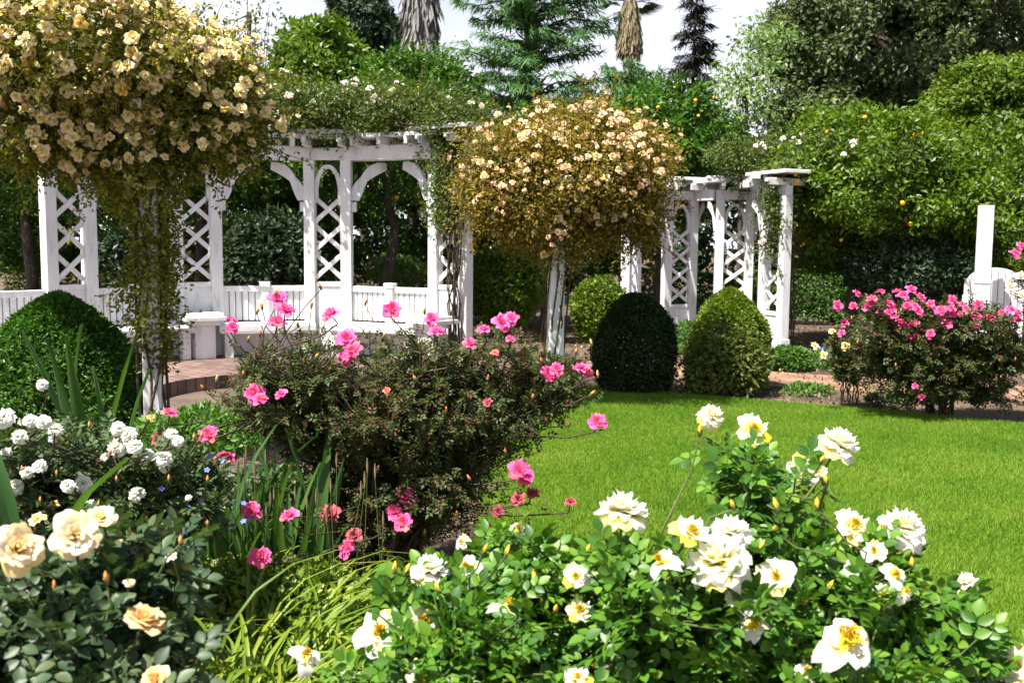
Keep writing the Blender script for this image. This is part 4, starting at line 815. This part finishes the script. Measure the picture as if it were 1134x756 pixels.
rose_bush('rose_bush', 'rose bush with big peach blossoms and grey green leaves in the near corner', (P(80, 700, 1.9).x, 1.95, 0), gb, 300, 10, COMP, .072, 'greybush', bl(1.8, pe, 'tea', .02), [(P(118, 642, 1.75), .026, BUDO, (0, -.2, 1)), (P(60, 650, 1.75), .02, BUDO, (0, 0, 1)), (P(200, 600, 1.85), .02, BUDO, (0, 0, 1))], 10, 'rose bushes', .008, 'greencane', seed=9, shell=.9)

# ------------------------------------------------------------------ iris, day lilies, small blue flowers, mulch
def sword(n, Lw=.05, curve=.25):
    V = []; Q = []
    for k in range(n+1):
        v = k/n; w_ = Lw*(1-.25*v)*(1-v**5)+.002; y = v*math.cos(curve*v*v); z = -math.sin(curve*v*v)*v
        V += [(-w_, y, z+.012), (0, y, z), (w_, y, z+.012)]
    for k in range(n):
        for j in range(2): a = k*3+j; Q.append((a, a+1, a+4, a+3))
    return np.array(V), np.array(Q)
def blades(name, label, cat, c, rad, n, L, mname, lw, spread, curve, group=None):
    c = Vector((c[0], c[1], 0)); t = thing(name, label, cat, c, 0, group); T = sword(7, lw, curve); a = NP.random(n)*6.283; r_ = rad*NP.random(n)**.5
    pos = np.column_stack([np.cos(a)*r_, np.sin(a)*r_, np.zeros(n)]); lean = np.column_stack([np.cos(a), np.sin(a), np.zeros(n)])*spread*(.3+NP.random((n, 1)))
    ax = lean+np.array([0, 0, 1.])+NP.normal(size=(n, 3))*.1; up = -lean+NP.normal(size=(n, 3))*.15+np.array([0, 0, .3]); L_ = L*(.65+.5*NP.random(n)); V, Fc = scatter(T, pos, ax, up*1, L_)
    link('leaves', mesh('leaves', V, Fc, M[mname], smooth=True), t); return t
ir = 'clumps of sword leaved iris'
blades('iris_plant', 'upright iris leaves standing in front of the round topiary', 'iris', P(108, 480, 4.2), .06, 9, 1.08, 'iris', .030, .10, .1, ir)
blades('iris_plant', 'broad iris leaves among cream roses at the frame edge', 'iris', P(8, 560, 3.0), .10, 14, 1.0, 'iris', .035, .3, .3, ir)
blades('iris_plant', 'grey green iris leaves under the twiggy pink rose bush', 'iris', P(305, 540, 4.0), .16, 40, .74, 'iris', .034, .14, .12, ir)
blades('iris_plant', 'slender iris leaves rising between pink and cream rose bushes', 'iris', P(240, 540, 4.1), .18, 30, .78, 'iris', .024, .25, .3, ir)
dl = 'clumps of yellow green day lily leaves'
for px, d, n, L, lb in ((285, 3.15, 520, .60, 'lime day lily clump arching beside the peach rose bush'), (345, 3.5, 460, .52, 'lime day lily clump at the foot of the twiggy pink bush'), (240, 2.75, 380, .58, 'lime day lily clump nearest the camera beside grey green rose leaves'), (370, 3.0, 300, .40, 'low day lily clump behind the flat open white roses')):
    blades('day_lily', lb, 'day lily', P(px, 600, d), .20, n, L, 'lily', .012, .55, .9, dl)
def seedheads():
    c = P(330, 600, 3.75); c.z = 0; t = thing('grass_clump', 'thin stalks with brown seed heads between lilies and iris', 'grass clump', c); b = MB()
    for k in range(26):
        s = np.array([random.gauss(0, .22), random.gauss(0, .10), 0]); e = s+np.array([random.gauss(0, .06), random.gauss(0, .06), random.uniform(.5, .78)]); b.tube(bend(s, e, 0, 4, .008), .002, .0014, 4); h = MB(); h.tube([e, e+np.array([0, 0, .03]), e+np.array([0, 0, .06])], [.002, .005, .0015], 0, 5); h.build('seed_head', M['litter'], t, True)
    b.build('stalk', M['greencane'], t, True)
seedheads()
flower_patch('forget_me_not', 'loose spread of tiny blue flowers among the cream rose leaves', 'flowers', 225, 560, 3.3, 120, 20, 500, 'creambush', 'blue_petal', .016, 0)
def forget():
    t = [o for o in COL.objects if o.name == 'forget_me_not'][0]; fm = bpy.data.meshes['blossom'] if False else None
    V = []; Q = []
    for k in range(5):
        a = k*1.2566; V += [(0, 0, 0), (math.cos(a-.5)*.5, math.sin(a-.5)*.5, .1), (math.cos(a)*.62, math.sin(a)*.62, .05), (math.cos(a+.5)*.5, math.sin(a+.5)*.5, .1)]; Q.append((k*4, k*4+1, k*4+2, k*4+3))
    fm = mesh('blossom', V, np.array(Q), M['blue_petal']); b = MB(); base = t.location
    for k in range(48):
        q = P(random.uniform(175, 285), random.uniform(500, 600), 3.3+random.uniform(-.15, .15))-base; o = link('blossom', fm, t, q); o.scale = (.017,)*3; o.rotation_euler = (random.uniform(.3, 1.2), random.uniform(-.4, .4), random.random()*6)
        b.tube(bend((q.x+random.gauss(0, .02), q.y+.02, q.z-.10), q, .0, 5, .004), .0014, .001, 4)
    b.build('stem', M['greencane'], t, True)
forget()
bush('mat of leafy green ground cover under the cream and pink rose bushes', 290, 672, 3.75, 140, 46, 'lily', .038, 12000, 90, name='ground_cover_plant', stems=None, shell=.9, rd=.32)
# leaf litter and clods in the beds
n = 26000; q = np.column_stack([NP.uniform(-9, 9, n), NP.uniform(1.5, 20, n)**1.0, np.full(n, .015)]); q = q[(np.abs(q[:, 0]/q[:, 1]) < .65)]
def in_lawn(q):
    P2 = np.array([(p.x, p.y) for p in lawn_poly]); ins = np.zeros(len(q), bool); j = len(P2)-1
    for i in range(len(P2)):
        a, b = P2[i], P2[j]; ins ^= ((a[1] > q[:, 1]) != (b[1] > q[:, 1])) & (q[:, 0] < (b[0]-a[0])*(q[:, 1]-a[1])/(b[1]-a[1]+1e-12)+a[0]); j = i
    return ins
q = q[~in_lawn(q)]; q = q[np.hypot(q[:, 0]-RC.x, q[:, 1]-RC.y) > 2.5]
link('leaf_litter', leafmesh('leaf_litter', q, np.tile([0, 0, 1.], (len(q), 1)), .05, M['litter'], upw=1.5), None, kind='stuff', label='dry leaves and petals strewn over the garden beds', category='leaf litter')
